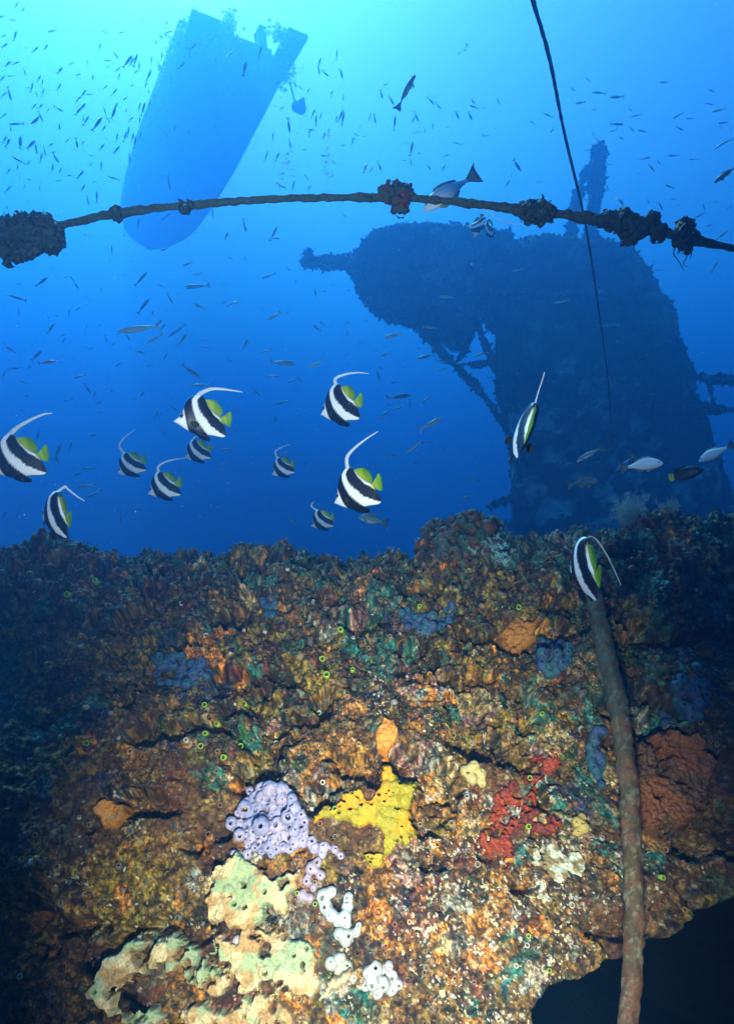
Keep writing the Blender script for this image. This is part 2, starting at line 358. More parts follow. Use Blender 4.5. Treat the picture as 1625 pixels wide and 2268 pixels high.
# sideways jitter so the crust is not a pure height field
V[..., 0] += .008 * (fbm2(X * 45, Sx * 45, 2, 101) - .5); V[..., 2] += .008 * (fbm2(X * 45 + 7, Sx * 45, 2, 102) - .5)
nx, ns = X.shape
i, j = np.meshgrid(np.arange(nx - 1), np.arange(ns - 1), indexing='ij')
fq = np.stack([i * ns + j, i * ns + j + 1, (i + 1) * ns + j + 1, (i + 1) * ns + j], -1).reshape(-1, 4)
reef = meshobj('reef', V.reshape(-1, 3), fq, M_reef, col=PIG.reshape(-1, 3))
tag(reef, 'colourful overgrown wall of the near wreck filling the lower half', 'reef', kind='structure')
def reef_at(u, v, out=0.0):
    """world point and normal on the displaced wall seen at photo point (u, v)"""
    x, s = pix(u, v); a = np.array([[x]]); b = np.array([[s]]); h, _ = reef_fields(a, b); p, n = reef_base(a, b)
    return p[0, 0] + n[0, 0] * (h[0, 0] + out), n[0, 0]

# scatter of small knobs, cups and tufts over the wall: too many to count
def unit_ball(sub=1):
    bm = bmesh.new(); bmesh.ops.create_icosphere(bm, subdivisions=sub, radius=1)
    v = np.array([p.co[:] for p in bm.verts], np.float32); f = np.array([[q.index for q in t.verts] for t in bm.faces]); bm.free(); return v, f
def frames(n):
    a = np.where(np.abs(n[:, 2:3]) < .9, np.array([[0, 0, 1.]]), np.array([[1., 0, 0]]))
    t = np.cross(a, n); t /= np.linalg.norm(t, axis=1)[:, None]; return t, np.cross(n, t)
def on_wall(x, s, out):
    h, _ = reef_fields(x, s); p, n = reef_base(x, s); ok = (polysdf(x, s, HOLE) < -.01)
    dn = -.22 * sstep(-.02, .07, polysdf(x, s, DENT)); p = p + n * (h + dn + out)[:, None]
    for polys in POLY.values():
        for pl in polys: ok &= polysdf(x, s, pl) < .0
    return p, n, ok
def scatter_knobs(n):
    x = RNG.uniform(-1.4, 1.4, n); s = RNG.uniform(0, 1, n) ** 1.3 * 1.9 - .25
    r = RNG.gamma(2.2, .0017, n) + .0015; r = np.where(s < .3, r * 1.4, r * (1 - .4 * sstep(.35, .8, s))); r = np.minimum(r, .0105)
    p, nn, ok = on_wall(x, s, r * -.1); p, nn, r, x, s = p[ok], nn[ok], r[ok], x[ok], s[ok]; n = len(r)
    bv, bf = unit_ball(1); t, b = frames(nn); sc = RNG.uniform(.7, 1.3, (n, 3)) * r[:, None]
    nj = 1 + .7 * (RNG.random((n, len(bv))) - .5)
    vv = p[:, None] + (t[:, None] * bv[None, :, :1] * sc[:, None, :1] + b[:, None] * bv[None, :, 1:2] * sc[:, None, 1:2] + nn[:, None] * bv[None, :, 2:] * sc[:, None, 2:]) * nj[..., None]
    ff = (bf[None] + (np.arange(n) * len(bv))[:, None, None]).reshape(-1, 3)
    low = sstep(.3, .8, s)
    bv, bf = unit_ball(2) if False else (bv, bf)
    c = pick(RNG.random(n).astype(np.float32), {'maroon': 1.0 + 0 * s, 'dark': .9, 'brown': 1.0, 'rust': .35 + .4 * low, 'teal': .8 - .5 * low, 'navy': .25, 'olive': .4, 'tan': .15 + .2 * low, 'white': .05 + .14 * low, 'pink': .1 + .1 * low, 'orange': .1, 'grey': .1})
    c = .35 * c + .65 * local_pig(x, s); c = c * RNG.uniform(.7, 1.3, (n, 1))
    cc = np.repeat(c[:, None], len(bv), 1) * RNG.uniform(.75, 1.25, (n, len(bv), 1))
    return vv.reshape(-1, 3), ff, cc.reshape(-1, 3)
def local_pig(x, s):
    a = np.clip(np.searchsorted(xs, x), 0, len(xs) - 1); b = np.clip(np.searchsorted(ss, s), 0, len(ss) - 1); return PIG[a, b]
def scatter_cups(n):                                # little open barnacle and worm-tube cups
    x = RNG.uniform(-1.35, 1.35, n); s = RNG.uniform(-.1, 1.5, n); r = RNG.uniform(.003, .0075, n)
    p, nn, ok = on_wall(x, s, -.001); p, nn, r = p[ok], nn[ok], r[ok]; n = len(r)
    nn = nn + RNG.normal(0, .35, nn.shape); nn /= np.linalg.norm(nn, axis=1)[:, None]; t, b = frames(nn); K = 10; a = np.arange(K) * 2 * math.pi / K
    rings = [(1.15, 0), (1.0, 1.1), (.95, 1.25), (.68, 1.25), (.55, .9), (.45, -.2)]
    vv = np.stack([p[:, None] + r[:, None, None] * (q * (np.cos(a)[None, :, None] * t[:, None] + np.sin(a)[None, :, None] * b[:, None]) + hgt * nn[:, None]) for q, hgt in rings], 1)
    k = np.arange(K); k2 = (k + 1) % K
    f0 = np.concatenate([np.stack([q * K + k, q * K + k2, (q + 1) * K + k2, (q + 1) * K + k], -1) for q in range(len(rings) - 1)])
    ff = (f0[None] + (np.arange(n) * K * len(rings))[:, None, None]).reshape(-1, 4)
    c = pick(RNG.random(n).astype(np.float32), {'tan': .8 + 0 * r, 'white': .25, 'brown': 1, 'maroon': .7, 'pink': .4, 'grey': .5, 'navy': .3, 'olive': .5})
    c = .5 * c + .5 * local_pig(x[ok], s[ok])
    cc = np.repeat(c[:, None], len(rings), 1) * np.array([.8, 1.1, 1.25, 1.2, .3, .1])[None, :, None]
    return vv.reshape(-1, 3), ff, np.repeat(cc[:, :, None], K, 2).reshape(-1, 3)
def scatter_tufts(n, per=7):                        # short hair-like algae and hydroids
    x = RNG.uniform(-1.4, 1.4, n); s = RNG.random(n) ** 1.7 * 1.7 - .3
    p, nn, ok = on_wall(x, s, 0); p, nn, s = p[ok], nn[ok], s[ok]; n = len(p)
    L = RNG.uniform(.006, .02, n) * (1.2 - .5 * sstep(.2, .7, s))
    p = np.repeat(p, per, 0); nn = np.repeat(nn, per, 0); L = np.repeat(L, per) * RNG.uniform(.5, 1.2, n * per)
    d = nn + RNG.normal(0, .55, nn.shape) + np.array([.35, 0, .25]); d /= np.linalg.norm(d, axis=1)[:, None]
    sd = np.cross(d, RNG.normal(0, 1, d.shape)); sd /= np.linalg.norm(sd, axis=1)[:, None]; p = p + RNG.normal(0, .003, p.shape)
    wd = RNG.uniform(.0005, .0012, len(p))[:, None]
    vv = np.stack([p - sd * wd, p + sd * wd, p + d * (L * .6)[:, None] + sd * wd * .8 - np.array([0, 0, .001]), p + d * L[:, None]], 1)
    k = np.arange(len(p))[:, None] * 4; ff = np.concatenate([k + np.array([[0, 1, 2]]), k + np.array([[0, 2, 3]])])
    c = pick(RNG.random(n).astype(np.float32), {'teal': 1.0 + 0 * s, 'green': .7, 'dark': .8, 'olive': .5, 'navy': .3, 'brown': .5, 'grey': .35})
    return vv.reshape(-1, 3), ff, np.repeat(np.repeat(c, per, 0), 4, 0) * 1.3
for nm, fn, arg, lab in (('encrusting_growth', scatter_knobs, 17000, 'crust of tiny knobbly sea squirts and sponges over the near wall'),
                         ('barnacle_crust', scatter_cups, 2200, 'dense scatter of tiny barnacle cups over the near wall'),
                         ('algae_fuzz', scatter_tufts, 15000, 'short fuzzy algae and hydroids coating the near wall')):
    vv, ff, cc = fn(arg); o = meshobj(nm, vv, ff, M_growth, col=cc); tag(o, lab, 'growth', kind='stuff')

# ------------------------------------------------------------------ sponges, corals and other growths lying on the wall
def tri_mask(nx, ny, keep):
    i, j = np.meshgrid(np.arange(nx - 1), np.arange(ny - 1), indexing='ij')
    k = keep[i, j] & keep[i + 1, j] & keep[i, j + 1] & keep[i + 1, j + 1]
    return np.stack([i * ny + j, i * ny + j + 1, (i + 1) * ny + j + 1, (i + 1) * ny + j], -1)[k]
def compact(V, F, C):
    u = np.unique(F); mp = np.zeros(len(V), np.int64); mp[u] = np.arange(len(u)); return V[u], mp[F], C[u]
def overlay(name, polys, mat, thick, colfn, rough=.010, lump=.0, lscale=.03, edge=.02, ragged=.016, rise=.006, seed=0, holes=(), plate=0.0, step=.0016, eat=None):
    """a growth with its own thickness, spread over the wall inside an outline"""
    VV = []; FF = []; CC = []; off = 0
    for pl in polys:
        lo, hi = pl.min(0) - .04, pl.max(0) + .04
        a = np.arange(lo[0], hi[0], step); b = np.arange(lo[1], hi[1], step); X, Q = np.meshgrid(a, b, indexing='ij')
        sd = polysdf(X, Q, pl) + ragged * (fbm2(X * 38, Q * 38, 4, seed) - .5) * 2
        if eat: sd = np.minimum(sd, (fbm2(X * eat[0], Q * eat[0], 4, seed + 31) - eat[1]) * eat[2])
        h, bigh = reef_fields(X, Q); p, n = reef_base(X, Q)
        ed = sstep(-.001, edge, sd)
        g = (h * .55 + bigh * .45) - .012 + (thick + .012 + rise) * ed ** .6
        if lump:
            f, _, c = worley2(X / lscale + .6 * fbm2(X * 40, Q * 40, 2, seed + 5), Q / lscale, seed + 3)
            g = g + lump * np.clip(1 - f * f * 1.3, 0, 1) * (.35 + c) * ed
        g = g + rough * (fbm2(X * 150, Q * 150, 4, seed + 9) - .5) * ed + plate * (fbm2(X * 13, Q * 13, 3, seed + 17) - .5) * ed
        for (hu, hv, hr) in holes:
            hx, hs = pix(hu, hv); rr = hr * KP * 1.6; dq = np.hypot(X - hx, Q - hs)
            g = g + .35 * rr * np.exp(-((dq - rr * 1.25) / (rr * .5)) ** 2) - .028 * (1 - sstep(rr * .6, rr, dq))
        V = p + n * g[..., None]; V[..., 2] += .004 * (fbm2(X * 60, Q * 60, 2, seed + 2) - .5)
        C = colfn(X, Q, sd); F = tri_mask(*X.shape, sd > -.004)
        if not len(F): continue
        v, f, c = compact(V.reshape(-1, 3), F, C.reshape(-1, 3)); VV.append(v); FF.append(f + off); CC.append(c); off += len(v)
    return meshobj(name, np.concatenate(VV), np.concatenate(FF), mat, col=np.concatenate(CC))
def mottle(c1, c2, sc, seed, lo=.42, hi=.58, fine=.25):
    c1 = np.array(c1, np.float32); c2 = np.array(c2, np.float32)
    def f(X, Q, sd):
        m = sstep(lo, hi, fbm2(X * sc, Q * sc, 4, seed))[..., None]; c = c1 * (1 - m) + c2 * m
        return c * (1 - fine + 2 * fine * fbm2(X * 260, Q * 260, 2, seed + 1))[..., None]
    return f
M_sponge = material('sponge', rough=.65, var=.16, vscale=350, bump=.5, bscale=700, bdist=.0012, attr=True)
M_pored = material('pored_sponge', rough=.65, var=.16, vscale=350, bump=.5, bscale=600, bdist=.0012, attr=True, speck=(120, .20, (.035, .014, .004)))
M_coral = material('coral', rough=.75, var=.20, vscale=260, bump=.9, bscale=420, bdist=.002, attr=True)
o = overlay('yellow_sponge', POLY['yellow'], M_sponge, .008, mottle((.40, .18, .005), (.20, .16, .008), 22, 3), rough=.005, ragged=.020, edge=.006, lump=.006, lscale=.022, seed=3, eat=(55, .22, .12),
            holes=[(860, 1760, 3), (878, 1800, 3), (850, 1782, 4), (762, 1782, 5), (776, 1800, 5), (800, 1790, 5), (752, 1808, 4), (822, 1790, 4), (888, 1835, 3), (820, 1910, 3), (838, 1768, 5)])
tag(o, 'bright yellow encrusting sponge with ragged arms and a few dark pores', 'sponge')
def CRM(X, Q, sd):
    a = mottle((.38, .31, .17), (.27, .165, .07), 34, 7, fine=.35)(X, Q, sd); g_ = sstep(.54, .66, fbm2(X * 20 + 4, Q * 26, 4, 29))[..., None]
    a = a * (1 - .75 * g_) + np.array([.15, .26, .15]) * .75 * g_; f, f2, _ = worley2(X / .0042, Q / .0042, 37); e = (1 - sstep(.02, .22, f2 - f))[..., None]
    return a * (1 - .45 * e) + np.array([.20, .10, .03]) * .45 * e
for nm, lab, hol in (('cream_top', 'ruffled cream coral crust directly below the lavender sponge', [(545, 2008, 6), (590, 1975, 5), (522, 2000, 5)]),
                     ('cream_mid', 'broad cream coral crust, largest of the pale corals near the bottom', [(570, 2192, 8), (590, 2150, 6), (520, 2160, 5), (655, 2110, 5)]),
                     ('cream_left', 'curved cream coral plate bordering the dark lower left recess', [(225, 2190, 4)]),
                     ('cream_small', 'small rounded cream coral lobe between the larger pale coral crusts', [(395, 2110, 4)]),
                     ('cream_low', 'cream and green coral crust with open holes along the bottom edge', [(585, 2262, 9), (545, 2245, 5), (610, 2225, 5), (480, 2262, 5)])):
    o = overlay('coral_crust', POLY[nm], M_coral, .018, CRM, rough=.006, lump=.010, lscale=.030, edge=.010, ragged=.022, plate=.018, eat=(30, .30, .12), seed=len(nm) * 7 + 11, holes=hol)
    tag(o, lab, 'coral', group='cream coral crusts')
o = overlay('orange_sponge', POLY['orange_left'], M_pored, .008, mottle((.40, .15, .02), (.28, .10, .012), 30, 13), rough=.008, ragged=.012, edge=.008, lump=.006, lscale=.018, seed=13)
tag(o, 'dull orange sponge patch alone on the rusty left part of the wall', 'sponge', group='orange sponge patches')
o = overlay('orange_sponge', POLY['orange_mid'], M_pored, .006, mottle((.48, .17, .025), (.30, .10, .012), 40, 14), rough=.007, ragged=.012, edge=.008, lump=.006, lscale=.016, seed=14)
tag(o, 'narrow orange sponge patch just above the yellow sponge', 'sponge', group='orange sponge patches')
o = overlay('orange_sponge', POLY['orange_right'], M_pored, .012, mottle((.22, .085, .012), (.14, .055, .008), 40, 15), rough=.008, ragged=.012, edge=.012, lump=.012, lscale=.018, seed=15)
tag(o, 'pebbly brown orange sponge below the hump and left of the pipe', 'sponge', group='orange sponge patches')
o = overlay('red_sponge', POLY['red'], M_sponge, .004, mottle((.17, .022, .006), (.085, .012, .006), 26, 17, fine=.45), rough=.008, ragged=.05, edge=.005, lump=.005, lscale=.012, seed=17, eat=(48, .43, .10))
tag(o, 'rust red encrusting sponge spreading to the left of the upright pipe', 'sponge')
o = overlay('elephant_ear_sponge', POLY['ear'], M_pored, .030, mottle((.12, .040, .012), (.06, .030, .014), 22, 19, fine=.4), rough=.009, ragged=.026, edge=.02, lump=.009, lscale=.016, plate=.02, seed=19, eat=(26, .26, .14))
tag(o, 'large brown orange ear-shaped sponge with pores behind the upright pipe', 'sponge')
o = overlay('pale_bryozoan', POLY['white_right'], M_coral, .004, mottle((.34, .33, .24), (.16, .11, .05), 60, 23, fine=.5), rough=.010, ragged=.035, edge=.006, seed=23)
tag(o, 'speckled grey white bryozoan crust below the red sponge', 'bryozoan')

def lobed_sponge(name, lobes, color, label, group=None, h=.0022, pits=True, pitr=.30, k=.011, bumpy=.004, mat=None, seed=0, color2=None):
    """a lumpy colony: lobes = (u, v, radius in photo units, how far it stands out)"""
    rg = np.random.default_rng(seed); sph = []
    for (u, v, r, out) in lobes:
        p, n = reef_at(u, v, 0); r = r * KP * p[1]; sph.append((p + n * r * out, r, n))
    P0 = np.array([q[0] for q in sph]); R0 = np.array([q[1] for q in sph])
    lo = (P0 - R0[:, None] * 1.5).min(0); hi = (P0 + R0[:, None] * 1.5).max(0); G = grid3(lo, hi, h)
    d = np.full(G.shape[:3], 1e3, np.float32)
    for p, r, n in sph:
        b = p - n * r * 1.6; d = smin(d, capsule(G, b, p, r * .85, r), k)
    if bumpy: d = d + bumpy * (fbm3(G * 120, 3, seed) - .5)
    if pits:
        for p, r, n in sph:
            for q in range(2 if r > .016 and rg.random() < .5 else 1):
                dr = n + rg.normal(0, .45, 3) + np.array([0, -.35, .05]); dr /= np.linalg.norm(dr); pr = max(r * pitr * rg.uniform(.5, 1.25), .0024)
                d = np.maximum(d, -capsule(G, p - dr * r * .5, p + dr * r * 1.6, pr * .9, pr))
    v, f = surface_nets(d, lo, h); f = f[:, ::1]
    n1 = sstep(.4, .6, fbm3(v * 45, 3, seed + 4))[:, None]; c = np.array(color, np.float32) * (1 - n1) + np.array(color2 or color, np.float32) * n1
    o = meshobj(name, v, f, mat or M_sponge, col=c * (.85 + .3 * fbm3(v * 300, 2, seed + 8))[:, None]); return tag(o, label, 'sponge', group)
def fill(poly, n, r0, r1, seed, o0=.2, o1=.8, sep=1.15):
    rg = np.random.default_rng(seed); pl = np.array(poly, float); lo, hi = pl.min(0), pl.max(0); out = []
    for _ in range(6000):
        u, v = rg.uniform(lo, hi); r = rg.uniform(r0, r1)
        if polysdf(np.array([u]), np.array([v]), pl)[0] < r * .45: continue
        if all(math.hypot(u - a, v - b) > sep * .62 * (r + c) for a, b, c, _ in out): out.append((u, v, r, rg.uniform(o0, o1)))
        if len(out) >= n: break
    return out
lobed_sponge('lavender_sponge', fill(PATCH['lavender'][0], 60, 7, 20, 5, -.1, 1.5, 1.08) + [(692, 1868, 12, .4), (698, 1885, 11, .4), (520, 1890, 9, .1), (548, 1892, 11, .2)], (.15, .15, .25), 'large lavender lobed sponge with many round openings left of the yellow sponge', seed=5, color2=(.22, .19, .28), pitr=.29, k=.0055, bumpy=.007)
lobed_sponge('lavender_sponge', [(700, 1880, 10, .5), (720, 1876, 11, .5), (742, 1884, 9, .4), (755, 1895, 8, .4), (715, 1895, 9, .3)], (.20, .18, .28), 'small lavender sponge cluster under the yellow sponge', seed=6)
lobed_sponge('lavender_sponge', [(690, 1925, 13, .5), (705, 1910, 10, .4), (712, 1940, 11, .5), (680, 1950, 10, .4), (695, 1965, 8, .4), (670, 1982, 12, .5), (688, 1990, 9, .4)], (.21, .17, .23), 'mauve sponge strand between the cream coral and the white lobed sponge', seed=7)
lobed_sponge('white_sponge', [(718, 1985, 16, .8), (735, 1975, 11, .8), (722, 2008, 15, .8), (735, 2025, 14, .7), (752, 2038, 13, .7), (766, 2028, 13, .8), (770, 2005, 13, .9), (772, 1988, 11, 1.0), (768, 2046, 10, .6)], (.25, .28, .28),
             'white V-shaped lobed sponge with dark openings right of the cream coral', seed=8, pitr=.28, k=.008)
lobed_sponge('white_sponge', [(752, 2066, 13, .5), (770, 2070, 14, .5), (790, 2062, 10, .5), (765, 2082, 11, .4), (795, 2048, 7, .6)], (.21, .23, .22), 'flat pale grey sponge just under the V-shaped white one', seed=9, pitr=.24, k=.008)
lobed_sponge('white_sponge', [(815, 2150, 13, .5), (832, 2140, 14, .7), (850, 2150, 13, .7), (868, 2160, 12, .7), (882, 2178, 11, .6), (825, 2172, 15, .6), (848, 2176, 15, .7), (866, 2190, 12, .5), (835, 2196, 12, .4), (808, 2180, 9, .3), (860, 2135, 10, .7)], (.25, .255, .26),
             'white cluster sponge at the right end of the broad cream coral', seed=10, pitr=.28, k=.008)
lobed_sponge('white_sponge', [(735, 2128, 14, .4), (755, 2120, 13, .4), (770, 2135, 12, .4), (748, 2142, 11, .3), (782, 2160, 10, .4)], (.22, .23, .20), 'grey white sponge patch on the broad cream coral', seed=12, pitr=.24)
lobed_sponge('white_sponge', [(528, 2085, 13, .4), (535, 2105, 12, .4), (525, 2122, 12, .35), (545, 2095, 9, .3)], (.26, .25, .26), 'small whitish sponge strip between the upper and broad cream corals', seed=13, pitr=.15)
lobed_sponge('pale_yellow_sponge', [(1030, 1708, 12, .4), (1048, 1698, 12, .5), (1064, 1712, 13, .4), (1045, 1725, 12, .4), (1068, 1732, 9, .4)], (.30, .23, .09), 'pale yellow knobbly sponge above the red sponge', seed=14, pitr=.2)
lobed_sponge('pale_yellow_sponge', [(1285, 1812, 11, .4), (1298, 1800, 9, .5), (1300, 1825, 12, .5), (1285, 1836, 9, .4)], (.26, .19, .05), 'pale yellow sponge lump touching the left side of the pipe', seed=15, pitr=.2)
NAVY = ((.018, .035, .09), (.012, .05, .075))
for (nm, poly, n, r0, r1, lab) in (
    (1, [(1180, 1420), (1230, 1410), (1262, 1440), (1255, 1490), (1215, 1510), (1180, 1480)], 22, 9, 15, 'navy blue lobed sponge left of the pipe near its top'),
    (2, [(870, 1365), (905, 1345), (950, 1350), (1005, 1330), (1010, 1375), (950, 1400), (895, 1395)], 26, 8, 15, 'dark blue lobed sponge below the low middle of the rim'),
    (3, [(340, 1475), (400, 1455), (470, 1480), (465, 1515), (400, 1530), (350, 1520)], 24, 8, 14, 'dark blue lobed sponge on the left half of the wall'),
    (4, [(1315, 1610), (1345, 1595), (1352, 1680), (1345, 1740), (1320, 1700), (1305, 1650)], 20, 8, 13, 'blue bubbly sponge strip hugging the left side of the pipe'),
    (5, [(1470, 1520), (1530, 1480), (1570, 1540), (1545, 1600), (1480, 1590)], 26, 9, 16, 'navy sponge clump above the brown ear-shaped sponge'),
    (6, [(575, 1330), (615, 1315), (620, 1365), (590, 1375)], 9, 8, 13, 'small dark blue sponge just under the rim, left of the middle')):
    lobed_sponge('blue_sponge', fill(poly, n, r0, r1, 40 + nm, .1, .7), NAVY[0], lab, 'dark blue sponges', h=.003, seed=40 + nm, color2=NAVY[1], pitr=.25)
# knobbly boulder of growth on the hump of the rim
lobed_sponge('knobbly_growth', fill([(945, 1195), (985, 1152), (1050, 1140), (1095, 1170), (1110, 1215), (1060, 1250), (960, 1240)], 42, 10, 21, 77, .2, .8), (.05, .022, .014), 'dark knobbly growth crowning the hump of the rim', seed=77, h=.0035, pits=True, pitr=.22, bumpy=.008, color2=(.02, .045, .035))

# lime green sea squirts: small open tubes, some in pairs
def squirt_mesh():
    K = 14; a = np.arange(K) * 2 * math.pi / K
    rings = [(.85, -.3), (1.0, .5), (.92, 1.1), (.98, 1.5), (.86, 1.58), (.66, 1.5), (.55, 1.0), (.5, .1)]
    v = np.concatenate([np.stack([r * np.cos(a), r * np.sin(a), 0 * a + z], -1) for r, z in rings]); k = np.arange(K); k2 = (k + 1) % K
    f = np.concatenate([np.stack([q * K + k, q * K + k2, (q + 1) * K + k2, (q + 1) * K + k], -1) for q in range(len(rings) - 1)])
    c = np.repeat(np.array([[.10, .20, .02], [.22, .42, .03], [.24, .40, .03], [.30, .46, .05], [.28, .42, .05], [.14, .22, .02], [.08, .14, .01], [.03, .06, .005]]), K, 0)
    return v, f, c
sv, sf, sc = squirt_mesh(); M_squirt = material('sea_squirt', rough=.4, var=.15, attr=True, transl=.25); first = None
for (u, v, r, lab) in [(167, 1335, 8, 'under the left end of the rim'), (217, 1292, 8, 'nearest the rim on the left'), (757, 1405, 8, 'in the upper middle below the rim'), (715, 1462, 8, 'upper one of a pair in the middle of the wall'),
    (725, 1507, 9, 'lower one of a pair in the middle of the wall'), (540, 1547, 7, 'right of the olive patch below the left blue sponge'), (455, 1562, 7, 'just below the left blue sponge'), (480, 1595, 8, 'second below the left blue sponge'),
    (462, 1630, 7, 'third below the left blue sponge'), (447, 1655, 8, 'lowest under the left blue sponge'), (529, 1642, 8, 'beside a bright teal tuft left of centre'), (500, 1677, 8, 'above the lavender sponge'), (205, 1657, 7, 'on the dark left side, mid height'),
    (1140, 1355, 8, 'just above the pebbly brown orange sponge'), (927, 1347, 6, 'beside the blue sponge below the middle rim'), (1197, 1582, 6, 'below the navy sponge left of the pipe'), (1170, 1824, 7, 'inside the red sponge, lower one'),
    (1179, 1715, 7, 'at the top edge of the red sponge'), (1165, 2070, 6, 'low on the wall below the pale bryozoan crust'), (1212, 2147, 6, 'closest to the dark opening'), (1457, 1942, 7, 'right of the pipe under the ear-shaped sponge'),
    (660, 1978, 6, 'beside the upper cream coral'), (698, 2002, 6, 'left of the V-shaped white sponge'), (742, 1797, 7, 'on the yellow sponge'), (780, 1480, 6, 'right of the pair in the middle of the wall')]:
    p, n = reef_at(u, v, .006); rr = r * KP * p[1] * .8
    if first is None: o = first = meshobj('sea_squirt', sv, sf, M_squirt, col=sc)
    else: o = put(first.copy())
    d = Vector(n) + Vector((random.uniform(-.5, .5), -.45, random.uniform(-.3, .5))); o.location = p; o.scale = (rr, rr, rr * random.uniform(.9, 1.5))
    o.rotation_euler = d.to_track_quat('Z', 'Y').to_euler(); tag(o, 'lime green tube sea squirt ' + lab, 'sea squirt', 'lime green sea squirts')

# feathery hydroids and feather stars
def feather(u, v, size, n, label, color, seed, out=.0, dirs=None):
    rg = np.random.default_rng(seed); p, nn = reef_at(u, v, out); L0 = size * KP * p[1]; VV = []; FF = []; off = 0
    for q in range(n):
        d = nn * .6 + rg.normal(0, .6, 3) + (np.array(dirs) if dirs is not None else 0); d /= np.linalg.norm(d); L = L0 * rg.uniform(.6, 1.15); side = np.cross(d, rg.normal(0, 1, 3)); side /= np.linalg.norm(side)
        pts = [p + rg.normal(0, L0 * .10, 3) + d * L * t + side * L * .15 * t * t for t in np.linspace(0, 1, 9)]
        v_, f_ = tube(pts, np.linspace(.0013, .0005, 9), 3); VV.append(v_); FF.append(f_ + off); off += len(v_)
        for t in np.arange(.12, 1, .045):
            c = np.array(pts[int(t * 8)]) * (1 - (t * 8) % 1) + np.array(pts[min(8, int(t * 8) + 1)]) * ((t * 8) % 1)
            for sg in (-1, 1):
                e = c + (side * sg + d * .7) * L * .14 * (1.1 - t * .6); wv = d * .0006
                VV.append(np.array([c - wv, c + wv, e + wv * .5, e - wv * .5])); FF.append(np.array([[0, 1, 2, 3]]) + off); off += 4
    o = meshobj('feather_hydroid', np.concatenate(VV), np.concatenate(FF), material('hydroid', color, rough=.6, var=.2, transl=.4)); tag(o, label, 'hydroid', 'feathery hydroids')
feather(1085, 1222, 52, 70, 'teal feathery hydroid bush on the right shoulder of the hump', (.30, .58, .60), 3)
feather(1425, 1205, 62, 80, 'pale blue feathery hydroid right of the bannerfish above the pipe', (.22, .36, .40), 4, dirs=(-.2, 0, .5))
feather(1492, 1178, 48, 60, 'grey feathery hydroid on the dark rim at far right', (.24, .33, .36), 5, dirs=(0, 0, .5))
feather(600, 1300, 26, 24, 'small teal feathery tuft just below the rim left of the middle', (.10, .26, .24), 6)
feather(1000, 1580, 30, 26, 'teal feathery tuft in the middle right of the wall', (.08, .26, .20), 8)
feather(560, 1640, 26, 22, 'teal feathery tuft above the lavender sponge', (.08, .26, .22), 9)

# ------------------------------------------------------------------ the pipe leaning on the wall
pp = spline([P(1306, 1290, 1.82), P(1318, 1345, 1.76), P(1342, 1450, 1.66), P(1368, 1570, 1.55), P(1388, 1720, 1.45), P(1400, 1900, 1.34), P(1402, 2080, 1.26), P(1390, 2290, 1.16), P(1382, 2420, 1.1)], 260)
rad = np.interp(np.linspace(0, 1, 260), [0, .12, .3, .6, 1], [.020, .0235, .0228, .0205, .0165])
v, f = tube(pp, rad, 28, noise=.34, nscale=50, seed=4)
cn = fbm3(v * 28, 4, 8); cm = fbm3(v * np.array([160, 160, 22]), 4, 9)
pcol = np.array([.045, .030, .013]) * (1 - sstep(.45, .6, cn))[:, None] + np.array([.075, .032, .016]) * sstep(.45, .6, cn)[:, None]
pcol = pcol * (1 - sstep(.58, .66, cm))[:, None] + np.array([.09, .085, .055]) * sstep(.58, .66, cm)[:, None]
zt = sstep(-.75, -.35, v[:, 2])[:, None]; pcol = .8 * (pcol * (1 - .5 * zt) + np.array([.020, .042, .030]) * .5 * zt)
o = meshobj('pipe', v, f, material('pipe', rough=.7, var=.5, vscale=240, bump=.8, bscale=320, bdist=.002, attr=True), col=pcol)
tag(o, 'long rusty brown pipe leaning against the right side of the wall', 'pipe')

# ------------------------------------------------------------------ overgrown rope across the picture, with its lumps of growth
RY = 1.30
rp = [P(-420, 640, RY), P(-200, 572, RY), P(0, 528, RY), P(130, 500, RY), P(250, 474, RY), P(400, 456, RY), P(600, 441, RY), P(750, 437, RY), P(880, 438, RY), P(1000, 446, RY), P(1150, 463, RY), P(1300, 482, RY), P(1420, 503, RY), P(1520, 528, RY), P(1625, 551, RY), P(1800, 600, RY), P(2050, 680, RY)]
path = spline(rp, 900); uu = path[:, 0] / KP / path[:, 1] + 812.5
rr = np.interp(uu, [0, 140, 400, 800, 1000, 1200, 1400, 1500, 1625], [.0095, .0085, .0076, .0072, .0075, .0090, .0120, .0095, .0066]) * .95
rr = rr * (1 + .5 * np.clip(fbm2(uu / 38, uu * 0, 3, 4) - .5, 0, 1) * 2)
v, f = tube(path, rr, 18, noise=.42, nscale=75, seed=12)
rope = meshobj('mooring_rope', v, f, M_rope)
tag(rope, 'thick dark rope furred with growth arching right across the picture', 'rope')
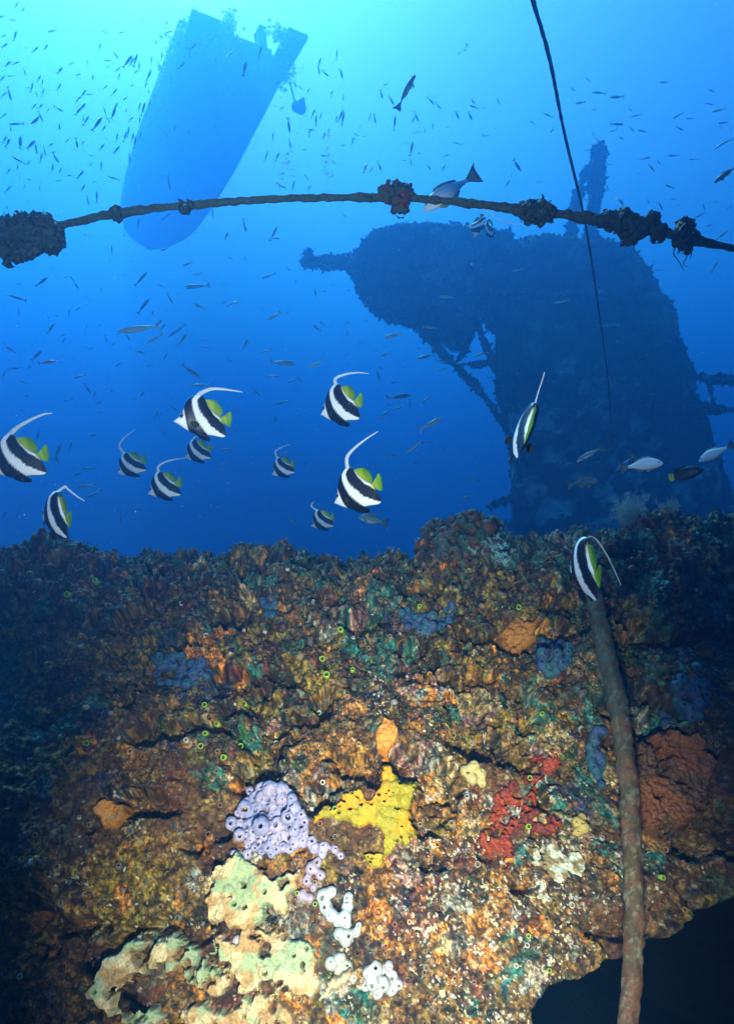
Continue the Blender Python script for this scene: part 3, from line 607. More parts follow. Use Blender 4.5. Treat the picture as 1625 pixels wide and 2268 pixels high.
def lump(u, v, blobs, seed, red=False):
    sp = [(P(u + a, v + b, RY + c), r * KP * RY) for a, b, c, r in blobs]; P0 = np.array([q[0][:] for q in sp]); R0 = np.array([q[1] for q in sp]); h = .0024
    lo = (P0 - R0[:, None] * 1.7).min(0); hi = (P0 + R0[:, None] * 1.7).max(0); G = grid3(lo, hi, h); d = np.full(G.shape[:3], 1e3, np.float32)
    for p, r in sp: d = smin(d, np.linalg.norm(G - np.array(p[:], np.float32), axis=-1) - r, .006)
    d = d + .030 * (fbm3(G * 70, 4, seed) - .5) + .016 * (fbm3(G * 190, 2, seed + 3) - .5)
    vv, ff = surface_nets(d, lo, h); m = M_rope
    c = np.array([.009, .018, .013]) * np.ones((len(vv), 1))
    if red: k = sstep(.52, .60, fbm3(vv * 60, 3, seed + 9))[:, None]; c = c * (1 - k) + np.array([.035, .010, .006]) * k
    return meshobj('growth_clump', vv, ff, M_growth, rope, col=c * (.6 + .8 * fbm3(vv * 200, 2, 5))[:, None])
lump(65, 525, [(-75, 0, 0, 38), (-35, 2, .01, 42), (5, -4, 0, 42), (40, -18, 0, 32), (52, 10, 0, 22), (-20, 25, 0, 28), (-38, 40, 0, 16), (-45, 52, 0, 9), (30, -38, 0, 12), (-55, 15, -.02, 25)], 21)
lump(880, 436, [(0, -10, 0, 24), (-20, -6, 0, 18), (18, -8, 0, 18), (4, 14, 0, 18), (8, 28, 0, 10), (-3, -28, 0, 10)], 22, red=True)
tag(rope.children[-1], 'diamond-shaped clump with dull red patches')
lump(822, 438, [(0, 0, 0, 12), (-10, 0, 0, 9)], 23)
lump(1185, 470, [(-22, -2, 0, 18), (0, -6, 0, 22), (20, 2, 0, 20), (-5, 14, 0, 16)], 24)
lump(1395, 500, [(-45, -14, 0, 22), (-20, -10, 0, 24), (5, 4, 0, 24), (0, 22, 0, 16), (35, -2, 0, 20), (42, -16, 0, 12), (60, 14, 0, 18), (-75, -12, 0, 12)], 25)
lump(1515, 518, [(0, -14, 0, 20), (-2, 6, 0, 22), (12, -8, 0, 16), (8, 28, 0, 9)], 26)
lump(415, 458, [(0, 0, 0, 12), (-8, 3, 0, 9)], 27); lump(255, 474, [(0, -2, 0, 13), (10, 4, 0, 10)], 28)
# ragged fibres hanging under the clump at right, and a loose strand in the middle
for a in ([(1512, 545, 0), (1520, 565, .01), (1512, 585, 0), (1524, 592, 0)], [(1500, 540, 0), (1490, 560, 0), (1504, 582, .01), (1512, 598, 0)], [(1522, 540, 0), (1530, 560, 0), (1526, 575, 0)]):
    v, f = tube(spline([P(x, y, RY + z) for x, y, z in a], 24), np.linspace(.0016, .0005, 24), 6); meshobj('fibre', v, f, M_rope, rope)
v, f = tube(spline([P(1000, 456, RY), P(1050, 459, RY + .02), P(1080, 468, RY + .02), P(1110, 488, RY + .03), P(1145, 498, RY + .03)], 60), np.full(60, .0009), 6)
meshobj('fibre', v, f, material('frayed_strand', (.25, .30, .28), rough=.7, var=.2), rope)

# thin line running up towards the boat
lp = spline([P(1120, -220, 1.30), P(1176, -10, 1.42), P(1216, 130, 1.62), P(1250, 300, 1.95), P(1296, 500, 2.5), P(1325, 690, 3.2), P(1346, 850, 3.9), P(1356, 1010, 4.6)], 240)
v, f = tube(lp, np.linspace(.0052, .0036, 240), 10, noise=.35, nscale=60, seed=31)
o = meshobj('descent_line', v, f, M_line); tag(o, 'thin dark line slanting down from the top edge to the sunken wreck', 'line')

# ------------------------------------------------------------------ the sunken superstructure behind
WY = 9.3
def wpt(u, v, y=WY): return np.array(P(u, v, y)[:])
wk = empty('shipwreck', (3.6, 10.5, -6)); tag(wk, 'dark overgrown superstructure of a sunken ship looming in the blue haze at right', 'shipwreck')
def wreck_part(name, fn, lo, hi, h, seed, amp=.10, label=None, rough=.20):
    G = grid3(lo, hi, h); d = fn(G) + amp * 2 * (fbm3(G * 2.2, 5, seed) - .5) + rough * (fbm3(G * 5, 4, seed + 4) - .5)
    v, f = surface_nets(d, lo, h)
    n = fbm3(v * 1.6, 4, seed + 7)[:, None]; n2 = fbm3(v * 3.6, 5, seed + 8)[:, None]
    c = np.array([.020, .030, .022]) * (1 - sstep(.45, .6, n)) + np.array([.06, .085, .05]) * sstep(.45, .6, n)
    c = c * (.5 + fbm3(v * 11, 3, seed + 12))[:, None] + np.array([.50, .60, .46]) * sstep(.51, .60, n2) * sstep(.38, .52, n) * (.35 + .65 * sstep(2.5, .5, v[:, 2]))[:, None]
    if name in ('railing', 'mast', 'gun_barrel'): c = c * 1.6 + .03
    o = meshobj(name, v - np.array(wk.location), f, M_wreck, wk, col=c)
    if label: o['label'] = label
    return o
def poly_xz(pts): return np.array([wpt(*p)[[0, 2]] for p in pts])
def extrude(G, poly, y0, y1, rnd, shear=0):
    d2 = np.stack([-polysdf(G[:, k, :, 0] - shear * (G[0, k, 0, 1] - y0), G[:, k, :, 2], poly) for k in range(G.shape[1])], 1)
    dy = np.abs(G[..., 1] - (y0 + y1) / 2) - (y1 - y0) / 2
    a = np.maximum(d2 + rnd, 0); b = np.maximum(dy + rnd, 0)
    return np.minimum(np.maximum(d2, dy) + rnd, 0) + np.sqrt(a * a + b * b) - rnd
TOWER = poly_xz([(1135, 1600), (1132, 1060), (1122, 960), (1098, 860), (1088, 740), (1096, 660), (1100, 520), (1200, 510), (1330, 516), (1400, 538), (1450, 582), (1488, 660), (1530, 790), (1562, 890), (1600, 990), (1670, 1210), (1720, 1600)])
WING = poly_xz([(782, 600), (778, 562), (790, 535), (822, 506), (862, 491), (930, 483), (1000, 488), (1130, 505), (1140, 700), (1098, 692), (1078, 660), (1055, 672), (1045, 715), (1005, 738), (960, 708), (900, 682), (850, 665), (800, 642)])
HOLE1 = (wpt(1050, 590)[0], wpt(1050, 590)[2])
def tower(G):
    d = extrude(G, TOWER, WY, WY + 3.2, .30, .30)
    for (u, v, r) in ((1238, 668, .10), (1330, 590, .22), (1420, 700, .25), (1300, 980, .3)):      # shallow openings
        q = wpt(u, v); e = np.hypot((G[..., 0] - q[0]) / 1.4, G[..., 2] - q[2]) - r; d = np.maximum(d, -np.maximum(e, G[..., 1] - WY - .35))
    d = np.minimum(d, np.maximum(np.abs(G[..., 2] - wpt(1200, 655)[2]) - .07, np.maximum(np.abs(G[..., 0] - wpt(1210, 0)[0]) - .8, np.abs(G[..., 1] - WY) - .15)))
    return d
wreck_part('superstructure', tower, (1.7, WY - .5, -3.2), (7.0, WY + 3.6, 4.8), .05, 3, amp=.13)
def wing(G):
    d = extrude(G, WING, WY - .1, WY + 1.3, .30, .12)
    e = np.hypot(G[..., 0] - HOLE1[0] - .13 * (G[..., 1] - WY), G[..., 2] - HOLE1[1] - .5 * (G[..., 1] - WY)) - .12 - .05 * (fbm3(G * 5, 2, 3) - .5)
    return np.maximum(d, -e)
wreck_part('bridge_wing', wing, (-.9, WY - .6, 2.2), (2.9, WY + 1.8, 5.0), .045, 5, amp=.08, rough=.13)
def strut(name, pts, r0, r1, seed, y=WY + .5, amp=.05):
    q = [wpt(u, v, y + (k[0] if k else 0)) for u, v, *k in pts]; a = np.array(q); lo = a.min(0) - r0 * 2.2 - .1; hi = a.max(0) + r0 * 2.2 + .1
    def fn(G):
        d = np.full(G.shape[:3], 1e3, np.float32)
        for i in range(len(q) - 1):
            ra = r0 + (r1 - r0) * i / (len(q) - 1); rb = r0 + (r1 - r0) * (i + 1) / (len(q) - 1); d = smin(d, capsule(G, q[i], q[i + 1], ra, rb), .03)
        return d
    return wreck_part(name, fn, lo, hi, .028, seed, amp, rough=.085)
strut('strut', [(890, 682), (993, 796), (1046, 848), (1092, 905), (1128, 960)], .066, .064, 11, amp=.03)
strut('strut', [(1046, 690), (1072, 756), (1092, 800), (1113, 836), (1122, 900)], .07, .055, 12, amp=.03)
strut('strut', [(1018, 792), (1040, 748), (1053, 700)], .05, .065, 13, amp=.03)
strut('strut', [(1012, 806), (1060, 806), (1102, 800)], .045, .045, 14, amp=.02)
strut('gun_barrel', [(684, 580), (700, 581), (800, 580)], .085, .11, 15, amp=.04)
strut('muzzle_fitting', [(684, 560), (684, 578)], .05, .07, 16, amp=.03)
strut('mast', [(1326, 336), (1322, 400), (1312, 470), (1308, 530)], .10, .14, 17, y=WY + 1.5, amp=.07)
strut('mast', [(1296, 380), (1276, 440), (1264, 520)], .05, .09, 18, y=WY + 1.5, amp=.05)
YR = WY - .7
strut('railing', [(1262, 905), (1275, 845), (1300, 826), (1360, 820), (1460, 828), (1560, 836), (1700, 850)], .040, .045, 19, y=YR, amp=.04)
strut('railing', [(1265, 960), (1280, 915), (1310, 902), (1400, 898), (1520, 902), (1600, 906), (1720, 912)], .036, .042, 20, y=YR, amp=.04)
strut('railing', [(1570, 836), (1572, 870), (1580, 906)], .03, .03, 21, y=YR, amp=.02)
strut('spar', [(1150, 1095), (1110, 1112), (1080, 1122)], .045, .04, 22, y=WY + .3, amp=.02)
strut('spar', [(1150, 1158), (1120, 1163), (1105, 1166)], .04, .035, 23, y=WY + .3, amp=.02)

# shaggy growth over all of it
VV = []; FF = []; CC = []; off = 0; rgw = np.random.default_rng(3)
for ch in wk.children:
    me = ch.data; n = len(me.vertices); co = np.empty(n * 3, np.float32); me.vertices.foreach_get('co', co); co = co.reshape(-1, 3); no = np.empty(n * 3, np.float32); me.vertex_normals.foreach_get('vector', no); no = no.reshape(-1, 3)
    m = min(26000, int(n * (.25 if ch.name.startswith('strut') else .8))); k = rgw.integers(0, n, m); p = co[k]; d = no[k] + rgw.normal(0, .6, (m, 3)); d /= np.linalg.norm(d, axis=1)[:, None]
    L = rgw.gamma(2.0, .011, m)[:, None] + .012; sd = np.cross(d, rgw.normal(0, 1, (m, 3))); sd /= np.linalg.norm(sd, axis=1)[:, None]; wd = L * rgw.uniform(.25, .6, (m, 1))
    VV.append(np.stack([p - sd * wd - d * .03, p + sd * wd - d * .03, p + d * L * .7 + sd * wd, p + d * L], 1).reshape(-1, 3)); q = np.arange(m)[:, None] * 4 + off; FF.append(np.concatenate([q + np.array([[0, 1, 2]]), q + np.array([[0, 2, 3]])])); off += 4 * m
    CC.append(np.repeat(np.array([[.03, .05, .03]]) * rgw.gamma(1.2, 1.2, (m, 1)), 4, 0))
o = meshobj('shaggy_growth', np.concatenate(VV), np.concatenate(FF), M_wreck, wk, col=np.clip(np.concatenate(CC), 0, .4)); o['kind'] = 'stuff'

# ------------------------------------------------------------------ the dive boat afloat overhead
ZS = 12.0
def surf(u, v):
    y = ZS / ((1133.5 - v) * KP); return np.array(P(u, v, y)[:])
stern = (surf(418, 128) + surf(632, 112)) / 2; fwd = (surf(240, 540) + surf(412, 565)) / 2 - stern; Lb = np.linalg.norm(fwd); fwd /= Lb; sidev = np.cross(fwd, [0, 0, 1.]); sidev /= np.linalg.norm(sidev)
boat = empty('dive_boat', tuple(stern)); tag(boat, 'dark hull of a boat floating at the bright surface, seen from far below', 'boat')
ST_ = [(0, 1.38, .50), (.15, 1.46, .56), (.4, 1.58, .62), (.6, 1.58, .60), (.78, 1.46, .52), (.88, 1.20, .42), (.94, .80, .30), (.97, .05, .2)]
V = []; secs = 11
for t, hw, dr in ST_:
    for k in range(secs):
        a = -1 + 2 * k / (secs - 1); z = -dr * (1 - abs(a) ** 1.6) + (.0 if abs(a) < 1 else .0)
        V.append(fwd * t * Lb + sidev * a * hw + np.array([0, 0, z]))
    for a in (1.06, -1.06): V.append(fwd * t * Lb * 1.0 + sidev * a * hw + np.array([0, 0, .35]))
W_ = secs + 2; F = []
for i in range(len(ST_) - 1):
    for k in range(W_): F.append([i * W_ + k, i * W_ + (k + 1) % W_, (i + 1) * W_ + (k + 1) % W_, (i + 1) * W_ + k])
F.append(list(range(W_))); F.append(list(range((len(ST_) - 1) * W_, len(ST_) * W_))[::-1])
meshobj('hull', V, F, material('hull_paint', (.26, .40, .46), rough=.5, var=.3, vscale=2), boat, smooth=False)
def bar(name, a, b, wv, hv, mat, par):
    a = np.array(a); b = np.array(b); d = (b - a) / np.linalg.norm(b - a); s_ = np.cross(d, [0, 0, 1.]) if abs(d[2]) < .9 else sidev; s_ = s_ / np.linalg.norm(s_); u_ = np.cross(s_, d)
    v = [p + s_ * x * wv + u_ * y * hv for p in (a, b) for x, y in ((-1, -1), (1, -1), (1, 1), (-1, 1))]
    return meshobj(name, v, [(0, 1, 2, 3), (4, 7, 6, 5), (0, 4, 5, 1), (1, 5, 6, 2), (2, 6, 7, 3), (3, 7, 4, 0)], mat, par, smooth=False)
MH = bpy.data.materials['hull_paint']
bar('keel', fwd * .3 + np.array([0, 0, -.62]), fwd * Lb * .85 + np.array([0, 0, -.52]), .07, .16, MH, boat)
for a, w_, l_ in ((-.88, .48, .9), (.25, .50, .6), (1.12, .26, 1.5)): bar('swim_step', sidev * a + fwd * .1 + np.array([0, 0, -.05]), sidev * a - fwd * l_ + np.array([0, 0, -.05]), w_, .05, MH, boat)
for a in (-.35, .5):
    e = bar('outboard_leg', sidev * a - fwd * .45 + np.array([0, 0, .5]), sidev * a - fwd * .5 + np.array([0, 0, -.9]), .10, .18, MH, boat)
    bar('skeg', sidev * a - fwd * .2 + np.array([0, 0, -.75]), sidev * a - fwd * .95 + np.array([0, 0, -.75]), .09, .09, MH, e)
M_foam = material('foam', (.95, .97, .97), rough=.8, var=.05, transl=.9)
def foam(cx, nb, spread, seed, label):
    rg = np.random.default_rng(seed); bv, bf = unit_ball(1); VV = []; FF = []
    for k in range(nb):
        p = cx + sidev * rg.normal(0, spread[0]) + fwd * rg.normal(0, spread[1]) + np.array([0, 0, -abs(rg.normal(0, .12))]); r = rg.gamma(2, .011) + .012
        VV.append(p + bv * r * np.array([1, 1, .7])); FF.append(bf + k * len(bv))
    o = meshobj('foam', np.concatenate(VV), np.concatenate(FF), M_foam); tag(o, label, 'foam', 'foam along the boat', kind='stuff')
foam(surf(488, 92), 550, (.16, .45), 1, 'white wash behind the stern of the boat')
foam(surf(420, 98), 300, (.25, .15), 5, 'white wash at the near corner of the stern')
foam(surf(372, 165), 450, (.10, .9), 2, 'white foam along the left side of the hull')
foam(surf(624, 70), 200, (.2, .1), 3, 'white foam at the right corner of the stern')
foam(surf(632, 160), 200, (.12, .3), 4, 'white foam along the right side of the hull')

# ------------------------------------------------------------------ fish
def plate(pts, th, n_sub=0):
    """a thin fin: outline in the fish's own side plane, thickness across"""
    p = np.array(pts, float); n = len(p); c = p.mean(0); V = []
    for sg in (1, -1): V += [(x, sg * th * .35, z) for x, z in p]
    V += [(c[0], th, c[1]), (c[0], -th, c[1])]
    F = [(i, (i + 1) % n, n + (i + 1) % n, n + i) for i in range(n)]
    return np.array(V), F, p
def fin(name, pts, th, mat, par, c1, c2, axis, smooth=True):
    """c1 -> c2 along axis (unit direction) as the fin's own colouring"""
    bm = bmesh.new(); vs = [bm.verts.new((x, 0, z)) for x, z in pts]; fc = bm.faces.new(vs); bmesh.ops.triangulate(bm, faces=[fc])
    bmesh.ops.subdivide_edges(bm, edges=bm.edges[:], cuts=2, use_grid_fill=True)
    r = bmesh.ops.solidify(bm, geom=bm.faces[:] + bm.edges[:] + bm.verts[:], thickness=th) if False else None
    top = bm.verts[:]; V0 = np.array([v.co[:] for v in top]); F0 = [[v.index for v in f.verts] for f in bm.faces]
    bm.verts.index_update(); F0 = [[v.index for v in f.verts] for f in bm.faces]; be = [(e.verts[0].index, e.verts[1].index) for e in bm.edges if e.is_boundary]; bm.free()
    n = len(V0); V = np.concatenate([V0 + [0, th / 2, 0], V0 - [0, th / 2, 0]])
    F = F0 + [[q + n for q in f][::-1] for f in F0] + [(a, b, b + n, a + n) for a, b in be]
    t = V[:, [0, 2]] @ np.array(axis); t = (t - t.min()) / (np.ptp(t) + 1e-9); C = np.array(c1) * (1 - t)[:, None] + np.array(c2) * t[:, None]
    ray = .85 + .3 * (np.sin((V[:, 0] * axis[1] - V[:, 2] * axis[0]) * 160) > 0)[:, None]
    return meshobj(name, V, F, mat, par, col=C * ray)
def fish_body(name, top, bot, thick, colfn, mat, par, nst=80, nk=40, pw=1.0):
    x0, x1 = top[0][0], top[-1][0]; ts = .5 - .5 * np.cos(np.linspace(0, math.pi, nst)); xs_ = x0 + (x1 - x0) * ts
    zt = np.interp(xs_, *zip(*top)); zb = np.interp(xs_, *zip(*bot)); T = np.interp(xs_, *zip(*thick))
    ang = np.arange(nk) * 2 * math.pi / nk; ca, sa = np.cos(ang), np.sin(ang)
    zc = (zt + zb) / 2; hz = (zt - zb) / 2
    yy = T[:, None] * np.sign(sa)[None] * np.abs(sa)[None] ** pw
    V = np.stack([np.repeat(xs_[:, None], nk, 1), yy, zc[:, None] + hz[:, None] * ca[None]], -1)
    V = V.reshape(-1, 3); i = np.arange(nst - 1)[:, None] * nk; k = np.arange(nk)[None]; k2 = (k + 1) % nk
    F = np.stack([i + k, i + nk + k, i + nk + k2, i + k2], -1).reshape(-1, 4)
    return meshobj(name, V, F, mat, par, col=colfn(V))
def eye(par, x, y, z, r, white=.3):
    bv, bf = unit_ball(2)
    for sg in (-1, 1):
        v = bv * r * np.array([1, .6, 1]) + np.array([x, sg * y, z]); d = np.hypot(bv[:, 0], bv[:, 2])
        c = np.where((d < .72)[:, None], np.array([.006, .006, .012]), np.array([white] * 3))
        meshobj('eye', v, bf, M_eye, par, col=c)
M_eye = material('eye', rough=.1, spec=.6, var=0, attr=True)
# -- bannerfish: side outline measured on the largest one, one unit = snout to tail root
def q_(x, y): return ((x - 560) / 895, (800 - y) / 895)
BT = [q_(*p) for p in [(125, 912), (170, 880), (215, 842), (250, 790), (280, 735), (310, 655), (345, 560), (400, 480), (470, 428), (530, 398), (600, 385), (650, 395), (690, 425), (725, 505), (760, 580), (830, 682), (900, 752), (980, 815), (1010, 868), (1040, 935), (1080, 1025), (1108, 1125)]]
BB = [q_(*p) for p in [(125, 922), (180, 945), (260, 1003), (350, 1062), (440, 1112), (560, 1168), (640, 1178), (700, 1165), (860, 1178), (960, 1196), (1040, 1206), (1085, 1190), (1108, 1140)]]
BK = [((125 - 560) / 895, .008), ((180 - 560) / 895, .045), ((260 - 560) / 895, .085), ((400 - 560) / 895, .125), ((600 - 560) / 895, .125), ((800 - 560) / 895, .085), ((960 - 560) / 895, .040), ((1040 - 560) / 895, .015), ((1108 - 560) / 895, .006)]
b1f = [(335, 560), (318, 680), (352, 850), (380, 1000), (415, 1125)]; b1r = [(545, 390), (468, 500), (478, 620), (510, 760), (556, 880), (622, 980), (720, 1115), (790, 1200)]
b2f = [(650, 390), (568, 500), (580, 620), (628, 740), (722, 860), (810, 985), (930, 1075), (1030, 1145), (1095, 1172)]; b2r = [(700, 400), (725, 515), (770, 620), (870, 772), (1000, 888), (1045, 945)]
def bcol(V):
    zx = V[:, 0] * 895 + 560; zy = 800 - V[:, 2] * 895
    def at(line): l = np.array(line, float); return np.interp(zy, l[:, 1], l[:, 0])
    wht = np.array([.82, .83, .82]); blk = np.array([.006, .007, .012]); yel = np.array([.6, .6, .05])
    w_ = 7.0
    m1 = sstep(-w_, w_, zx - at(b1f)) * (1 - sstep(-w_, w_, zx - at(b1r)))
    x2r = np.where(zy > 945, 1e4, at(b2r)); m2 = sstep(-w_, w_, zx - at(b2f)) * (1 - sstep(-w_, w_, zx - x2r))
    me = sstep(0, 12, 66 - np.hypot((zx - 272) / .8, zy - 800)) * .95 + sstep(0, 10, 26 - np.abs(zx - 268 - (zy - 760) * -.3)) * (zy < 800) * (zx < 330) * .9
    lip = sstep(150, 128, zx) * .6
    m = np.clip(m1 + m2 + me + lip, 0, 1)[:, None]; c = wht * (1 - m) + blk * m
    my = (sstep(560, 760, zx) * sstep(0, 60, at(b2r) + 75 - zx) * 0)[:, None]
    tl = sstep(965, 1000, zx)[:, None] * (zy < 900)[:, None]; c = c * (1 - tl * .7) + yel * tl * .7
    edge = sstep(16, 4, (np.interp(V[:, 0], *zip(*BB)) - V[:, 2]) * -895) * sstep(700, 760, zx); c = c * (1 - .9 * edge[:, None])
    return c
YEL = (.52, .56, .01); YG = (.06, .34, .005); BLK = (.006, .007, .012)
def make_bannerfish():
    r = empty('bannerfish')
    fish_body('body', BT, BB, BK, bcol, M_fish, r, 96, 48, .85)
    fin('dorsal_fin', [q_(*p) for p in [(700, 430), (715, 478), (800, 476), (900, 496), (980, 558), (1028, 645), (1034, 730), (1008, 800), (975, 822), (890, 760), (820, 690), (745, 585)]], .012, M_fin, r, YEL, YG, (.8, .6))
    fin('tail_fin', [q_(*p) for p in [(975, 812), (1005, 822), (1080, 768), (1150, 708), (1200, 690), (1211, 780), (1203, 900), (1180, 1002), (1120, 978), (1020, 900), (985, 850)]], .012, M_fin, r, YEL, (.14, .42, .01), (1, 0))
    for sg in (-1, 1):
        f_ = fin('pelvic_fin', [q_(*p) for p in [(520, 1120), (620, 1150), (720, 1185), (790, 1235), (770, 1285), (690, 1278), (600, 1235), (540, 1180)]], .014, M_fin, r, BLK, BLK, (1, 0)); f_.location = (0, sg * .045, 0); f_.rotation_euler = (sg * -.25, .0, sg * .10)
        f_ = fin('pectoral_fin', [(0, .03), (.10, .075), (.20, .05), (.22, -.01), (.14, -.07), (.03, -.03)], .006, M_fin, r, (.03, .05, .01), (.06, .08, .02), (1, 0)); f_.location = (-.14, sg * .118, -.17); f_.rotation_euler = (0, .35, sg * .55)
    eye(r, q_(276, 0)[0], .075, q_(0, 818)[1], .046, .35)
    return r
def banner(par, pts, w0=.085):
    """the long white pennant of the back fin, its own curve for each fish (in the fish's own units)"""
    c = spline([(x, y, z) for x, y, z in pts], 40); t = np.linspace(0, 1, 40); T = np.gradient(c, axis=0); T /= np.linalg.norm(T, axis=1)[:, None]; N = np.stack([-T[:, 2], 0 * t, T[:, 0]], -1)
    wd = w0 * (1 - t) ** .9 * .5 + .006; V = []
    for sg in (1, -1):
        V.append(c + N * wd[:, None] * sg + [0, .006, 0]); V.append(c + N * wd[:, None] * sg - [0, .006, 0])
    n = 40; V = np.concatenate(V); i = np.arange(n - 1); F = []
    for a, b in ((0, 2), (2, 3), (3, 1), (1, 0)): F.append(np.stack([a * n + i, a * n + i + 1, b * n + i + 1, b * n + i], -1))
    return meshobj('banner_fin', V, np.concatenate(F), M_fin, par, col=np.array([.78, .80, .80]) * np.ones((len(V), 1)))
def copy_tree(o, parent=None):
    c = o.copy(); put(c, parent)
    if parent is not None: c.matrix_parent_inverse = o.matrix_parent_inverse
    for ch in o.children: copy_tree(ch, c)
    return c
def pose(o, u, v, y, scale, yaw=0, tilt=0, roll=0):
    p = P(u, v, y); az = -math.atan2(p.x, p.y); o.location = p; o.scale = (scale,) * 3
    m = Matrix.Rotation(az, 3, 'Z') @ Matrix.Rotation(math.radians(roll), 3, 'Y') @ Matrix.Rotation(math.radians(-yaw), 3, 'Z') @ Matrix.Rotation(math.radians(-tilt), 3, 'Y')
    o.rotation_euler = m.to_euler()
BL = .135                                            # snout to tail root, metres
B0 = make_bannerfish(); nb = 0
FISH = [  # u, v, size in photo units, yaw away, nose-down tilt, lean, banner (fish units, x back z up), label
 (437, 921, 103, 4, 0, 0, [(.02, 0, .44), (.12, 0, .52), (.30, 0, .592), (.52, 0, .60), (.78, 0, .575), (.96, 0, .55)], 'bright white bannerfish swimming left with its eye clear, left of centre'),
 (746, 896, 100, 40, 6, 0, [(735, 846), (743, 838), (768, 828), (793, 825), (816, 827)], 'bannerfish turned slightly away with spread black belly fins, highest near the middle'),
 (779, 1085, 112, 36, 16, 0, [(757, 1032), (768, 1014), (783, 994), (809, 973), (837, 955)], 'large bluish bannerfish with a long straight slanted pennant, below the middle'),
 (27, 1014, 114, 30, 12, 0, [(26, 962), (34, 951), (48, 941), (76, 926), (99, 917), (117, 915)], 'bannerfish cut off by the left edge'),
 (122, 1136, 108, 66, -6, 0, [(132, 1082), (144, 1078), (152, 1084), (173, 1100), (188, 1109)], 'bannerfish turned mostly away with drooping pennant, over the rim at left'),
 (284, 1030, 64, 34, 22, 0, [(262, 1002), (265, 987), (275, 970), (300, 950)], 'small bannerfish with thin curved pennant, second from the left edge'),
 (357, 1076, 72, 32, 14, 0, [(345, 1042), (352, 1032), (375, 1020), (410, 1014)], 'bannerfish directly below the brightest pair, pennant touching the small one'),
 (432, 999, 58, 30, 14, 0, [(425, 975), (431, 968), (440, 966)], 'small bannerfish tucked just under the brightest bannerfish'),
 (621, 1036, 52, 30, 20, 0, [(602, 1012), (610, 1000), (625, 990), (642, 984)], 'small bannerfish alone between the two bright ones, at mid water'),
 (708, 1152, 52, 30, 18, 0, [(687, 1130), (689, 1120), (697, 1110)], 'small bannerfish low over the rim, left of the large bluish one'),
 (1160, 955, 144, 82, -2, 21, [(1184, 885), (1191, 868), (1199, 845), (1205, 824)], 'bannerfish seen edge on as a thin curved blade in front of the wreck'),
 (1290, 1252, 140, 70, -4, 0, [(1296, 1181), (1313, 1189), (1338, 1221), (1356, 1255), (1374, 1296)], 'bannerfish with green yellow fins hovering over the top of the pipe'),
 (1054, 505, 42, 40, 60, 0, [(-.02, 0, .44), (-.02, 0, .60), (.02, 0, .8)], 'distant bannerfish pair in front of the wreck, the left greyer one'),
 (1083, 508, 46, 80, 0, -12, [(-.02, 0, .44), (-.02, 0, .56), (.02, 0, .66)], 'distant bannerfish pair in front of the wreck, the right edge-on one')]
for k, (u, v, px, yaw, tilt, roll, bp_, lab) in enumerate(FISH):
    o = copy_tree(B0)
    if px > 120: y = .150 / (KP * px); sc_ = .150
    else: y = min(BL / (KP * px), 3.6); sc_ = px * KP * y
    pose(o, u, v, y, sc_, yaw, tilt, roll); tag(o, lab, 'bannerfish', 'black and white bannerfish')
    if bp_[0][0] > 2:                                # given along the photo: bring it into the fish's own units
        Ri = o.rotation_euler.to_matrix().inverted(); q0 = Vector((.01, 0, .415)); loc = [Ri @ ((P(a, b, y) - o.location) / sc_) for a, b in bp_]
        bp_ = [tuple(q0)] + [(q.x, q.y, q.z) for q in loc[1:]]
    banner(o, bp_)
for ch in list(B0.children): bpy.data.objects.remove(ch)
bpy.data.objects.remove(B0)

